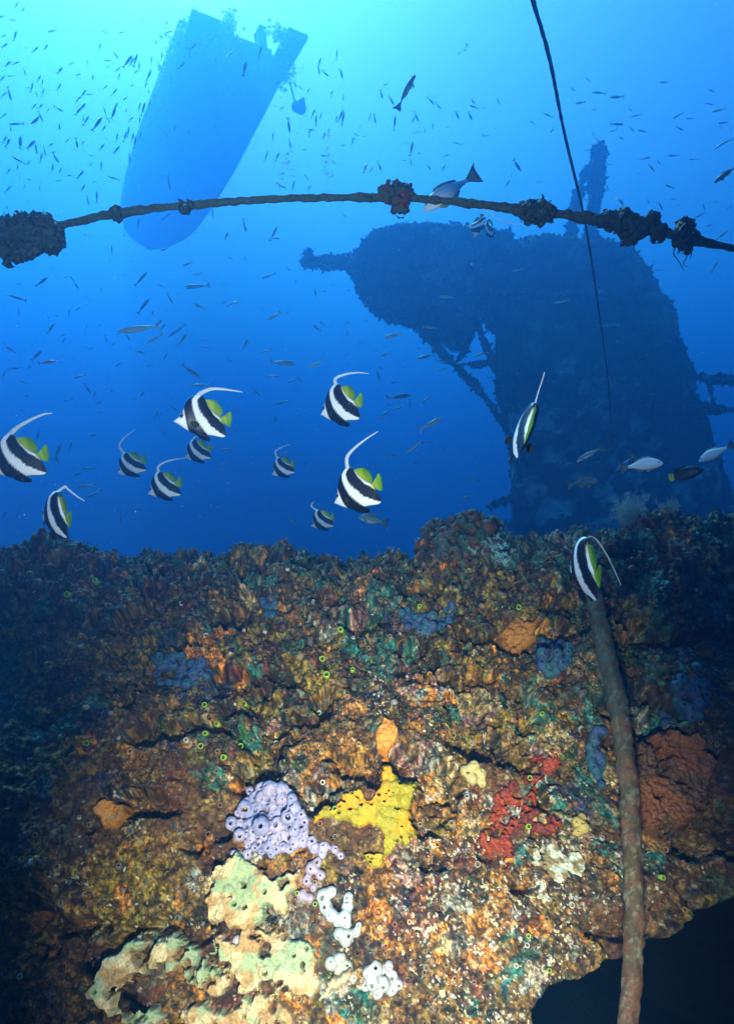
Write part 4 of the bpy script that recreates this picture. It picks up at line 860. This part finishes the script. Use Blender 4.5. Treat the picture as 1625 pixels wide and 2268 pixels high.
# -- sea breams and other single fish
def two_tone(back, side, belly, dots=0):
    back, side, belly = (np.array(c) for c in (back, side, belly))
    def f(V):
        t = (V[:, 2] - V[:, 2].min()) / np.ptp(V[:, 2]); c = belly * (1 - sstep(.15, .45, t))[:, None] + side * (sstep(.15, .45, t) - sstep(.62, .85, t))[:, None] + back * sstep(.62, .85, t)[:, None]
        return c * (1 + .12 * np.sin(V[:, 2] * 120) * np.sin(V[:, 0] * 90))[:, None]
    return f
def make_bream(back=(.30, .42, .40), side=(.62, .72, .70), belly=(.72, .78, .72), finc=(.25, .30, .20), tailc=(.22, .28, .24), deep=.36, name='sea_bream'):
    r = empty(name); d = deep / .36
    tp = [(-.5, -.03), (-.46, .03), (-.38, .10 * d), (-.25, .17 * d), (-.08, .20 * d), (.12, .175 * d), (.30, .105 * d), (.42, .055 * d), (.5, .045 * d)]
    bt = [(-.5, -.04), (-.44, -.085), (-.32, -.135 * d), (-.15, -.165 * d), (.05, -.155 * d), (.22, -.105 * d), (.36, -.055 * d), (.5, -.04 * d)]
    th = [(-.5, .006), (-.42, .045), (-.25, .075), (0, .075), (.25, .045), (.42, .018), (.5, .012)]
    fish_body('body', tp, bt, th, two_tone(back, side, belly), M_fish, r, 48, 28)
    fin('tail_fin', [(.47, .035), (.56, .09), (.70, .20), (.76, .235), (.70, .10), (.665, 0), (.70, -.10), (.74, -.215), (.66, -.17), (.55, -.075), (.47, -.035)], .012, M_fin, r, tailc, tuple(.6 * q for q in tailc), (1, 0))
    fin('dorsal_fin', [(-.22, .165 * d), (-.14, .245 * d), (.02, .255 * d), (.18, .21 * d), (.30, .15 * d), (.31, .10 * d), (.12, .16 * d), (-.08, .185 * d)], .01, M_fin, r, finc, back, (0, 1))
    fin('anal_fin', [(.06, -.14 * d), (.12, -.215 * d), (.22, -.18 * d), (.30, -.10 * d), (.26, -.075 * d)], .01, M_fin, r, finc, finc, (0, 1))
    for sg in (-1, 1):
        f_ = fin('pelvic_fin', [(-.20, -.14 * d), (-.08, -.225 * d), (.0, -.22 * d), (-.08, -.15 * d)], .008, M_fin, r, (.40, .40, .04), (.40, .40, .04), (1, 0)); f_.location = (0, sg * .03, 0)
        f_ = fin('pectoral_fin', [(0, .02), (.10, .02), (.19, -.03), (.10, -.045), (0, -.02)], .006, M_fin, r, side, side, (1, 0)); f_.location = (-.24, sg * .07, -.04); f_.rotation_euler = (0, .5, sg * .4)
    eye(r, -.385, .045, .035, .032, .5); return r
def single(maker, u, v, px, y, yaw, tilt, roll, lab, cat='fish', flip=False, **kw):
    o = maker(**kw); pose(o, u, v, y, px * KP * y, yaw + (180 if flip else 0), tilt, roll); return tag(o, lab, cat)
single(make_bream, 984, 432, 112, 2.3, 12, 26, 0, 'large silvery sea bream half hidden behind the rope', 'sea bream', tailc=(.20, .22, .14), finc=(.2, .2, .12))
single(make_bream, 1428, 1029, 72, 2.7, 10, -6, 0, 'shiny silver blue sea bream swimming right in front of the wreck', 'sea bream', flip=True, back=(.6, .72, .72), side=(.82, .88, .88), belly=(.85, .88, .88))
single(make_bream, 1577, 1006, 62, 2.9, 15, 24, 0, 'silver sea bream heading down left near the right edge', 'sea bream', back=(.6, .7, .7), side=(.8, .86, .86))
single(make_bream, 1296, 1068, 56, 3.6, 10, -8, 0, 'dim grey blue bream low in front of the wreck', 'sea bream', flip=True, back=(.05, .07, .08), side=(.10, .14, .16), belly=(.14, .18, .2))
single(make_bream, 820, 1150, 54, 3.6, 10, -14, 0, 'faint greenish bream just above the rim near the middle', 'sea bream', side=(.20, .30, .22), back=(.12, .2, .16))
single(make_bream, 1300, 1008, 56, 3.4, 20, 24, 0, 'slender dim fish curving in front of the wreck', 'fish', deep=.20, back=(.05, .09, .1), side=(.16, .22, .24), name='slender_fish')
single(make_bream, 1380, 1028, 40, 2.8, 20, 38, 0, 'slim blue fish right behind the tail of the shiny bream', 'fish', deep=.18, back=(.02, .06, .22), side=(.05, .16, .42), belly=(.1, .2, .45), name='slender_fish')
single(make_bream, 902, 197, 62, 2.6, 32, -52, 0, 'dark slender fish climbing to the upper right, high above the rope', 'fish', flip=True, deep=.20, back=(.02, .05, .08), side=(.05, .10, .16), belly=(.14, .22, .28), name='slender_fish')
single(make_bream, 1602, 388, 44, 2.4, 20, 20, 0, 'small dark fish at the right edge above the rope', 'fish', deep=.26, back=(.01, .015, .02), side=(.02, .03, .03), belly=(.12, .16, .16), name='dark_fish')
def make_angel():
    r = empty('dark_angelfish'); K2 = np.array([.007, .006, .006])
    fish_body('body', [(-.5, -.02), (-.44, .06), (-.30, .17), (-.05, .235), (.25, .22), (.42, .16), (.5, .06)], [(-.5, -.03), (-.42, -.09), (-.28, -.16), (-.05, -.215), (.25, -.215), (.42, -.16), (.5, -.06)],
              [(-.5, .005), (-.3, .075), (0, .08), (.3, .045), (.5, .014)], lambda V: K2 * np.ones((len(V), 1)), M_fish, r, 40, 24)
    fin('tail_fin', [(.46, .08), (.54, .13), (.64, .15), (.68, 0), (.64, -.15), (.54, -.13), (.46, -.08)], .02, M_fin, r, (.45, .55, .01), (.60, .70, .02), (1, 0))
    fin('dorsal_fin', [(-.2, .19), (.05, .27), (.35, .27), (.46, .16), (.3, .18), (0, .21)], .01, M_fin, r, tuple(K2), tuple(K2), (1, 0))
    eye(r, -.38, .06, .03, .03, .02); return r
single(make_angel, 1524, 1047, 62, 2.3, 6, -14, 0, 'black angelfish with a bright yellow tail in front of the wreck', 'angelfish', flip=True)

# -- the schools: hundreds of slim small fish
def slim_mesh(bend, deep, seed):
    top = [(-.5, 0), (-.42, .05), (-.2, .5), (0, .55), (.2, .42), (.40, .14), (.46, .10)]; xs_ = np.linspace(-.5, .46, 14); zt = np.interp(xs_, *zip(*top)) * deep; nk = 8; ang = np.arange(nk) * 2 * math.pi / nk
    V = np.stack([np.repeat(xs_[:, None], nk, 1), np.sin(ang)[None] * zt[:, None] * .6, np.cos(ang)[None] * zt[:, None]], -1).reshape(-1, 3)
    i = np.arange(13)[:, None] * nk; k = np.arange(nk)[None]; F = np.stack([i + k, i + nk + k, i + nk + (k + 1) % nk, i + (k + 1) % nk], -1).reshape(-1, 4).tolist(); n = len(V)
    t = [(.44, .0, .10 * deep), (.60, .0, .95 * deep), (.53, .0, .05 * deep), (.53, 0, -.05 * deep), (.60, .0, -.95 * deep), (.44, .0, -.10 * deep)]
    tv = np.array([(x, .006, z) for x, _, z in t] + [(x, -.006, z) for x, _, z in t]); V = np.concatenate([V, tv]); a = n
    F += [[a, a + 1, a + 2], [a, a + 2, a + 3, a + 5], [a + 3, a + 4, a + 5], [a + 8, a + 7, a + 6], [a + 11, a + 9, a + 8, a + 6], [a + 11, a + 10, a + 9]]
    V[:, 1] += bend * (V[:, 0] ** 2) * .9
    return V, F
M_slim = material('slim_fish', rough=.4, spec=.4, var=.15, vscale=30, attr=True)
def slim(name, bend, deep):
    V, F = slim_mesh(bend, deep, 0); t = V[:, 2] / deep
    c = np.array([.72, .80, .74]) * (1 - sstep(-.25, .05, t))[:, None] + np.array([.38, .52, .36]) * (sstep(-.25, .05, t) - sstep(.12, .3, t))[:, None] + np.array([.03, .08, .09]) * sstep(.12, .3, t)[:, None]
    o = meshobj(name, V, F, M_slim, col=c); return o
PROTO = [slim('school_fish', 0, .165), slim('school_fish', .35, .16), slim('school_fish', -.35, .17)]
S1 = [(70,155,45,75),(40,280,55,60),(75,278,45,60),(160,218,40,50),(207,207,40,65),(105,42,30,55),(75,22,35,60),(20,158,30,45),(25,200,40,50),(8,75,30,50),(57,88,30,0),(230,138,35,20),(320,280,30,70),(270,308,45,60),(112,320,30,-75),(12,348,35,60),(48,337,35,30),(175,347,35,60),(143,385,40,85),(190,365,30,80),(265,382,35,65),(192,407,35,75),(20,418,35,60),(45,420,50,-70),(352,328,35,55),(388,272,25,-80),(412,340,40,-75),(445,205,30,75),(478,268,35,15),(515,245,45,-65),(478,295,25,60),(570,268,60,60),(587,270,50,65),(603,262,50,65),(618,292,35,85),(525,307,35,50),(530,335,30,75),(603,318,30,55),(672,265,30,80),(693,187,28,75),(740,103,30,75),(750,140,50,55),(718,245,35,80),(662,330,50,70),(648,375,35,70),(712,300,35,-65),(792,195,35,-80),(842,245,30,80),(857,207,50,45),(880,193,30,70),(808,287,50,50),(372,412,50,55),(347,440,40,60),(395,418,35,5),(470,385,30,55),(510,405,40,50),(555,437,30,40),(587,378,30,70),(620,470,40,75),(637,478,55,75),(660,405,25,-85),(687,420,35,75),(665,460,35,75),(370,470,45,60),(350,490,50,65),(385,530,45,65),(370,528,30,70),(435,545,65,60),(465,487,40,-75),(480,530,35,-60),(505,500,60,70),(515,470,40,60),(560,490,30,80),(583,525,35,50),(620,530,30,80),(463,565,35,65),(265,562,40,-85),(265,485,40,-5),(215,488,25,60),(183,468,35,60),(155,468,35,60),(158,535,75,65),(183,520,45,-65),(70,549,60,10),(50,570,30,70),(20,510,35,50),(92,630,70,85),(40,625,60,65),(25,615,40,65),(140,640,65,60),(162,660,45,-75),(228,640,35,50),(300,622,30,50),(342,637,60,-75),(370,630,35,70),(200,672,35,-65),(185,695,40,80),(80,707,55,-25),(128,722,40,75),(252,705,60,-65),(235,740,35,80),(270,752,30,55),(40,757,35,65),(80,740,30,85),(405,688,30,-5),(405,727,30,80),(360,770,55,65),(450,730,40,85),(455,648,45,60),(520,660,50,60),(520,605,35,85),(470,610,20,-45),(557,600,45,75),(570,580,40,80),(590,605,40,80),(600,625,50,75),(622,600,35,70),(575,705,40,-85),(310,777,30,15),(370,830,40,65),(430,868,50,85),(392,893,45,-80),(418,807,25,20),(40,835,35,60),(110,825,25,50),(127,893,25,75),(33,920,30,-60),(20,952,35,80),(82,965,75,20),(195,935,30,80),(500,787,50,-5),(735,595,40,-60),(775,567,40,85),(837,580,35,85),(750,813,55,-75),(497,1105,40,85),(490,1155,25,-65),(380,1040,30,-20),(725,1105,40,30),(828,1170,45,30),(615,983,40,75),(740,955,55,50),(942,943,40,-85),(970,857,45,65),(1005,1042,45,70),(1085,1003,55,-70),(1215,1030,65,55),(1220,1055,50,0),(1300,820,40,70),(1230,690,40,65),(1128,157,35,80),(1152,225,50,75),(1085,300,70,80),(1278,285,30,75),(1308,375,35,-75),(1415,275,40,75),(1413,315,35,-85),(1445,330,50,-55),(1512,327,50,-75),(1492,240,35,88),(1367,400,28,50),(1470,408,40,85),(1520,437,35,-85),(1388,500,45,65),(1400,530,45,88),(1420,515,30,70),(1492,520,40,70),(1510,510,60,65),(1520,520,50,80),(1457,575,35,85),(1435,600,40,70),(1372,585,35,85),(1280,560,60,-80),(1285,640,40,-75),(1180,690,40,60),(1435,690,40,-5),(1480,720,35,-60),(1355,780,30,-60),(1370,830,40,80),(1250,825,50,-30),(1210,600,35,80),(1562,625,35,85),(1618,740,60,85),(1020,240,50,60),(1045,175,30,55),(1068,193,30,70),(955,265,30,85),(868,40,25,85),(627,93,25,-60)]
S2 = [(80,375,30,35),(65,420,45,-75),(110,448,45,-60),(285,450,40,-50),(317,472,50,-65),(207,525,45,80),(220,520,40,-65),(123,540,50,88),(35,530,45,-80),(12,520,30,65),(470,450,40,-70),(470,472,45,-25),(400,512,45,-65),(458,517,45,-65),(515,475,20,-40),(580,448,30,-50),(292,560,35,85),(255,580,30,85),(198,655,60,75),(515,600,25,-60),(57,740,45,-70),(20,750,30,55),(195,720,30,-70),(340,740,40,65),(275,742,30,-50),(665,735,65,-60),(625,808,35,55),(640,770,25,65),(1030,630,45,-50),(1062,830,40,-80),(970,665,25,-10),(1260,745,45,-60),(1290,717,30,-40),(1335,825,45,-30),(1300,915,40,-65),(1465,957,45,25),(1570,1040,60,25),(1540,1175,55,60),(1120,890,60,-60),(975,350,30,-30),(910,395,30,-30),(940,455,45,-15),(1005,485,30,-40),(730,542,30,-30),(800,510,45,-5),(1110,550,55,-10),(1170,572,40,-60),(1215,580,40,-15),(1185,513,45,-5),(1165,485,30,-20),(1085,580,35,-5),(1100,430,60,-8),(1020,410,60,-15),(1125,612,30,-5),(1370,515,45,15),(1425,525,35,5),(1545,490,60,-25),(1515,460,40,-15),(1520,400,35,-35),(1440,705,40,-10),(1350,690,45,5),(1235,700,45,10),(1570,637,80,-5),(1570,545,40,-5),(1385,570,40,-40),(1310,365,35,-10),(1490,915,30,-40),(1600,920,30,30)]
S3 = [(75,132,70,-3),(190,60,60,50),(320,48,30,-60),(340,80,40,-60),(450,98,30,-80),(380,130,25,-50),(230,265,60,55),(85,200,35,-80),(308,200,35,80),(45,360,45,-30),(168,385,60,50),(95,383,15,60),(218,418,75,15),(70,445,50,25),(132,442,35,40),(20,472,45,85),(100,503,40,-15),(350,482,50,30),(482,488,25,-70),(525,430,30,30),(385,262,25,70),(392,540,50,-55),(420,560,40,80),(300,585,35,20),(100,630,30,-10),(122,568,30,10),(440,598,30,25),(632,560,45,55),(747,552,25,30),(775,625,45,-35),(695,650,40,65),(730,733,35,-45),(1140,555,45,-45),(1245,598,80,5),(1250,825,45,30),(1215,480,65,3),(1290,503,45,20),(1325,495,50,-55),(1395,430,65,25),(1265,422,110,-2),(1175,372,50,5),(1210,218,70,35),(1400,265,45,-30),(1540,290,35,-60),(1397,112,35,-80),(1185,38,60,20),(1035,157,55,30),(640,165,80,60),(755,140,50,-60),(630,45,80,55),(715,82,35,-20),(787,115,25,10),(865,82,110,10),(880,170,55,-25),(678,200,30,-70),(570,310,45,-55),(472,320,40,-85),(625,375,45,-15),(735,392,45,65),(720,265,40,55),(780,283,90,25),(680,320,75,20),(815,312,60,50),(908,352,40,0),(600,272,175,-3),(1090,335,60,65),(855,465,100,-35),(885,520,90,-3),(390,890,50,-3),(375,968,75,5),(345,915,40,15),(410,1005,80,30),(415,742,40,25),(260,810,80,70),(255,850,45,-80),(315,790,40,80),(170,745,45,80),(1000,805,50,5),(985,872,40,25),(1060,630,40,-10),(1220,672,40,75),(1350,870,30,60),(1400,990,40,-5),(1110,1020,25,-20),(1300,1125,50,-40),(535,1115,50,-85),(600,1070,35,-25),(25,1090,40,55)]
S4 = [(110,303,75,8),(80,385,50,15),(255,395,80,12),(50,480,45,-75),(150,570,110,3),(262,585,50,35),(138,622,55,15),(190,605,40,-80),(75,650,60,40),(290,688,115,28),(200,800,75,35),(255,775,40,5),(120,832,40,0),(435,1020,50,25),(480,938,45,-15),(115,510,30,20),(660,12,50,0),(865,462,45,5),(340,415,45,0),(330,452,40,5),(960,328,35,-20),(660,283,35,20),(345,130,60,-5),(855,152,65,8),(500,385,60,15),(350,292,35,-10),(280,265,60,-5),(1065,255,80,-5)]

SCH = [(x * .5, y * .5, l * .5, a, 'school of small dark fish under the boat', 'one of the small dark fish schooling near the surface at upper left') for x, y, l, a in S1] + \
      [(812.5 + x * .5, y * .5, l * .5, a, 'loose school at upper right', 'one of the small dim fish scattered in the open water at upper right') for x, y, l, a in S2] + \
      [(x * .5, 592.5 + y * .5, l * .5, a, 'slim fish of the middle water', 'one of the slim grey green fish in the mid water left of the wreck') for x, y, l, a in S3] + \
      [(812.5 + x * .5, 592.5 + y * .5, l * .5, a, 'slim fish around the wreck', 'one of the slim pale fish swimming close to the wreck') for x, y, l, a in S4]
OWN = {(300, 728.5): 'largest striped silver green slim fish, well left of the wreck', (632.5, 803.5): 'plump striped slim fish high between the two brightest bannerfish', (432.5, 633.5): 'striped slim fish below the rope, under the boat',
       (427.5, 825): 'slim striped fish nosing up left right above the brightest bannerfish', (442.5, 852.5): 'slim fish touching the pennant of the brightest bannerfish', (957.5, 936.5): 'pale slim fish pointing down left, between the big bannerfish and the wreck'}
SCH.sort(key=lambda r: -r[2])
def face(o, u, v, px, ang, rg, bigger=False):
    L = (.24 if bigger else .12) * rg.uniform(.85, 1.15); y = min(max(L / (px * KP), 2.0), 11.0); L = px * KP * y
    p = P(u, v, y); az = -math.atan2(p.x, p.y); fl = rg.random() < (.75 if abs(ang) < 40 else .0)
    yaw = rg.uniform(-30, 30)
    m = Matrix.Rotation(az, 3, 'Z') @ Matrix.Rotation(math.radians(-ang), 3, 'Y') @ Matrix.Rotation(math.radians(0 if fl else 180), 3, 'Z') @ Matrix.Rotation(math.radians(rg.uniform(-25, 25)), 3, 'X') @ Matrix.Rotation(math.radians(yaw), 3, 'Z')
    o.location = p; o.scale = (L * 1.03 / math.cos(math.radians(yaw)),) + (L * rg.uniform(.9, 1.15),) * 2; o.rotation_euler = m.to_euler()
rg = np.random.default_rng(11); used = [False] * 3; NIND = 300
rest = []
for k, (u, v, px, ang, grp, lab) in enumerate(SCH):
    if k >= NIND: rest.append((u, v, px, ang)); continue
    t = 0 if rg.random() < .6 else int(rg.integers(1, 3))
    if not used[t]: o = PROTO[t]; used[t] = True
    else: o = put(PROTO[t].copy())
    face(o, u, v, px, ang, rg, px > 38); own = [w_ for (a, b), w_ in OWN.items() if abs(a - u) < 1.5 and abs(b - v) < 1.5]
    tag(o, own[0] if own else lab, 'fish', grp)
# the faint remainder, too many and too small to tell apart
for _ in range(420):
    u, v = (rg.uniform(0, 1120), rg.uniform(560, 1180)) if rg.random() < .6 else (rg.uniform(640, 1625), rg.uniform(260, 620)) if rg.random() < .6 else (rg.uniform(0, 700), rg.uniform(40, 560))
    rest.append((u, v, rg.uniform(6, 15), rg.normal(5, 30)))
VV = []; FF = []; off = 0; tv = np.array([q.co[:] for q in PROTO[0].data.vertices]); tf = [list(p.vertices) for p in PROTO[0].data.polygons]
for (u, v, px, ang) in rest:
    y = rg.uniform(7, 14) if px < 13 else rg.uniform(6, 10); L = px * KP * y; e = Matrix.Rotation(math.radians(-ang), 3, 'Y') @ Matrix.Rotation(rg.uniform(-.6, .6) + (math.pi if rg.random() < .4 else 0), 3, 'Z')
    VV.append(tv @ np.array(e).T * L + np.array(P(u, v, y)[:])); FF += [[q + off for q in f_] for f_ in tf]; off += len(tv)
o = meshobj('distant_fish', np.concatenate(VV), FF, M_slim, col=np.array([.06, .12, .12]) * np.ones((off, 1)))
tag(o, 'faint haze of tiny far fish through the whole water', 'fish', kind='stuff')

# bubbles rising at the middle top and drifting specks in the water
def specks(name, pts, rad, mat, lab, cat):
    bv, bf = unit_ball(1); n = len(pts); vv = (np.array(pts)[:, None] + bv[None] * np.array(rad)[:, None, None]).reshape(-1, 3); ff = (bf[None] + (np.arange(n) * len(bv))[:, None, None]).reshape(-1, 3)
    o = meshobj(name, vv, ff, mat); tag(o, lab, cat, kind='stuff')
M_bub = material('bubble', (.95, .97, .98), rough=.2, var=0, transl=.9)
pts = []; rad = []
for (u0, v0, u1, v1, n) in ((612, 420, 640, 335, 55), (722, 400, 728, 290, 45), (1010, 120, 1040, 95, 18)):
    for _ in range(n):
        t = rg.random(); pts.append(P(u0 + (u1 - u0) * t + rg.normal(0, 4), v0 + (v1 - v0) * t + rg.normal(0, 4), 8)[:]); rad.append(rg.gamma(2, .003) + .003)
specks('bubbles', pts, rad, M_bub, 'thin trails of rising air bubbles in the upper water', 'bubbles')
pts = []; rad = []
for _ in range(1100):
    y = rg.uniform(.8, 6); pts.append(P(rg.uniform(0, 1625), rg.uniform(0, 1240), y)[:]); rad.append(rg.uniform(.25, .65) * .001 * y * .9)
specks('plankton', pts, rad, M_bub, 'fine pale specks drifting in the water', 'plankton')
# a hanging cylinder and its line below the boat
dv = empty('stage_bottle', P(662, 238, 13)); tag(dv, 'small dive cylinder hanging on a line beside the boat', 'cylinder')
c0 = np.array(P(662, 238, 13)[:])
v, f = tube([P(648, 232, 13), P(652, 234, 13), P(672, 243, 13), P(676, 245, 13)], [.05, .11, .11, .05], 12); meshobj('tank', v - c0, f, material('tank_paint', (.05, .07, .09), var=.1), dv)
v, f = tube([P(660, 228, 13), P(670, 226, 13), P(672, 234, 13)], [.06, .10, .05], 8); meshobj('regulator', v - c0, f, MH, dv)
v, f = tube([P(642, 182, 13.2), P(650, 215, 13), P(655, 234, 13)], [.02, .02, .02], 6); meshobj('hanging_line', v - c0, f, MH, dv)
#__HAZE__
D = .2; SS = (0.0048, .022, .058); ST = (.15, .086, .079)
hm = bpy.data.materials.new('haze'); hm.use_nodes = True; hn = hm.node_tree.nodes; hn.remove(hn['Principled BSDF'])
pv = hn.new('ShaderNodeVolumePrincipled'); hm.node_tree.links.new(pv.outputs[0], hn['Material Output'].inputs['Volume'])
pv.inputs['Color'].default_value = (*[a / D for a in SS], 1)
pv.inputs['Absorption Color'].default_value = (*[max(0, 1 - (t - a) / (D - a)) ** 2 for a, t in zip(SS, ST)], 1)
pv.inputs['Density'].default_value = D; pv.inputs['Anisotropy'].default_value = .66
bx = [(x, y, z) for z in (-7.6, 12.8) for y in (-30, 80) for x in (-70, 70)]
haze = meshobj('haze', bx, [(0, 2, 3, 1), (4, 5, 7, 6), (0, 1, 5, 4), (2, 6, 7, 3), (0, 4, 6, 2), (1, 3, 7, 5)], hm, smooth=False)
tag(haze, 'clear blue sea water that fades everything far away', 'water', kind='stuff')
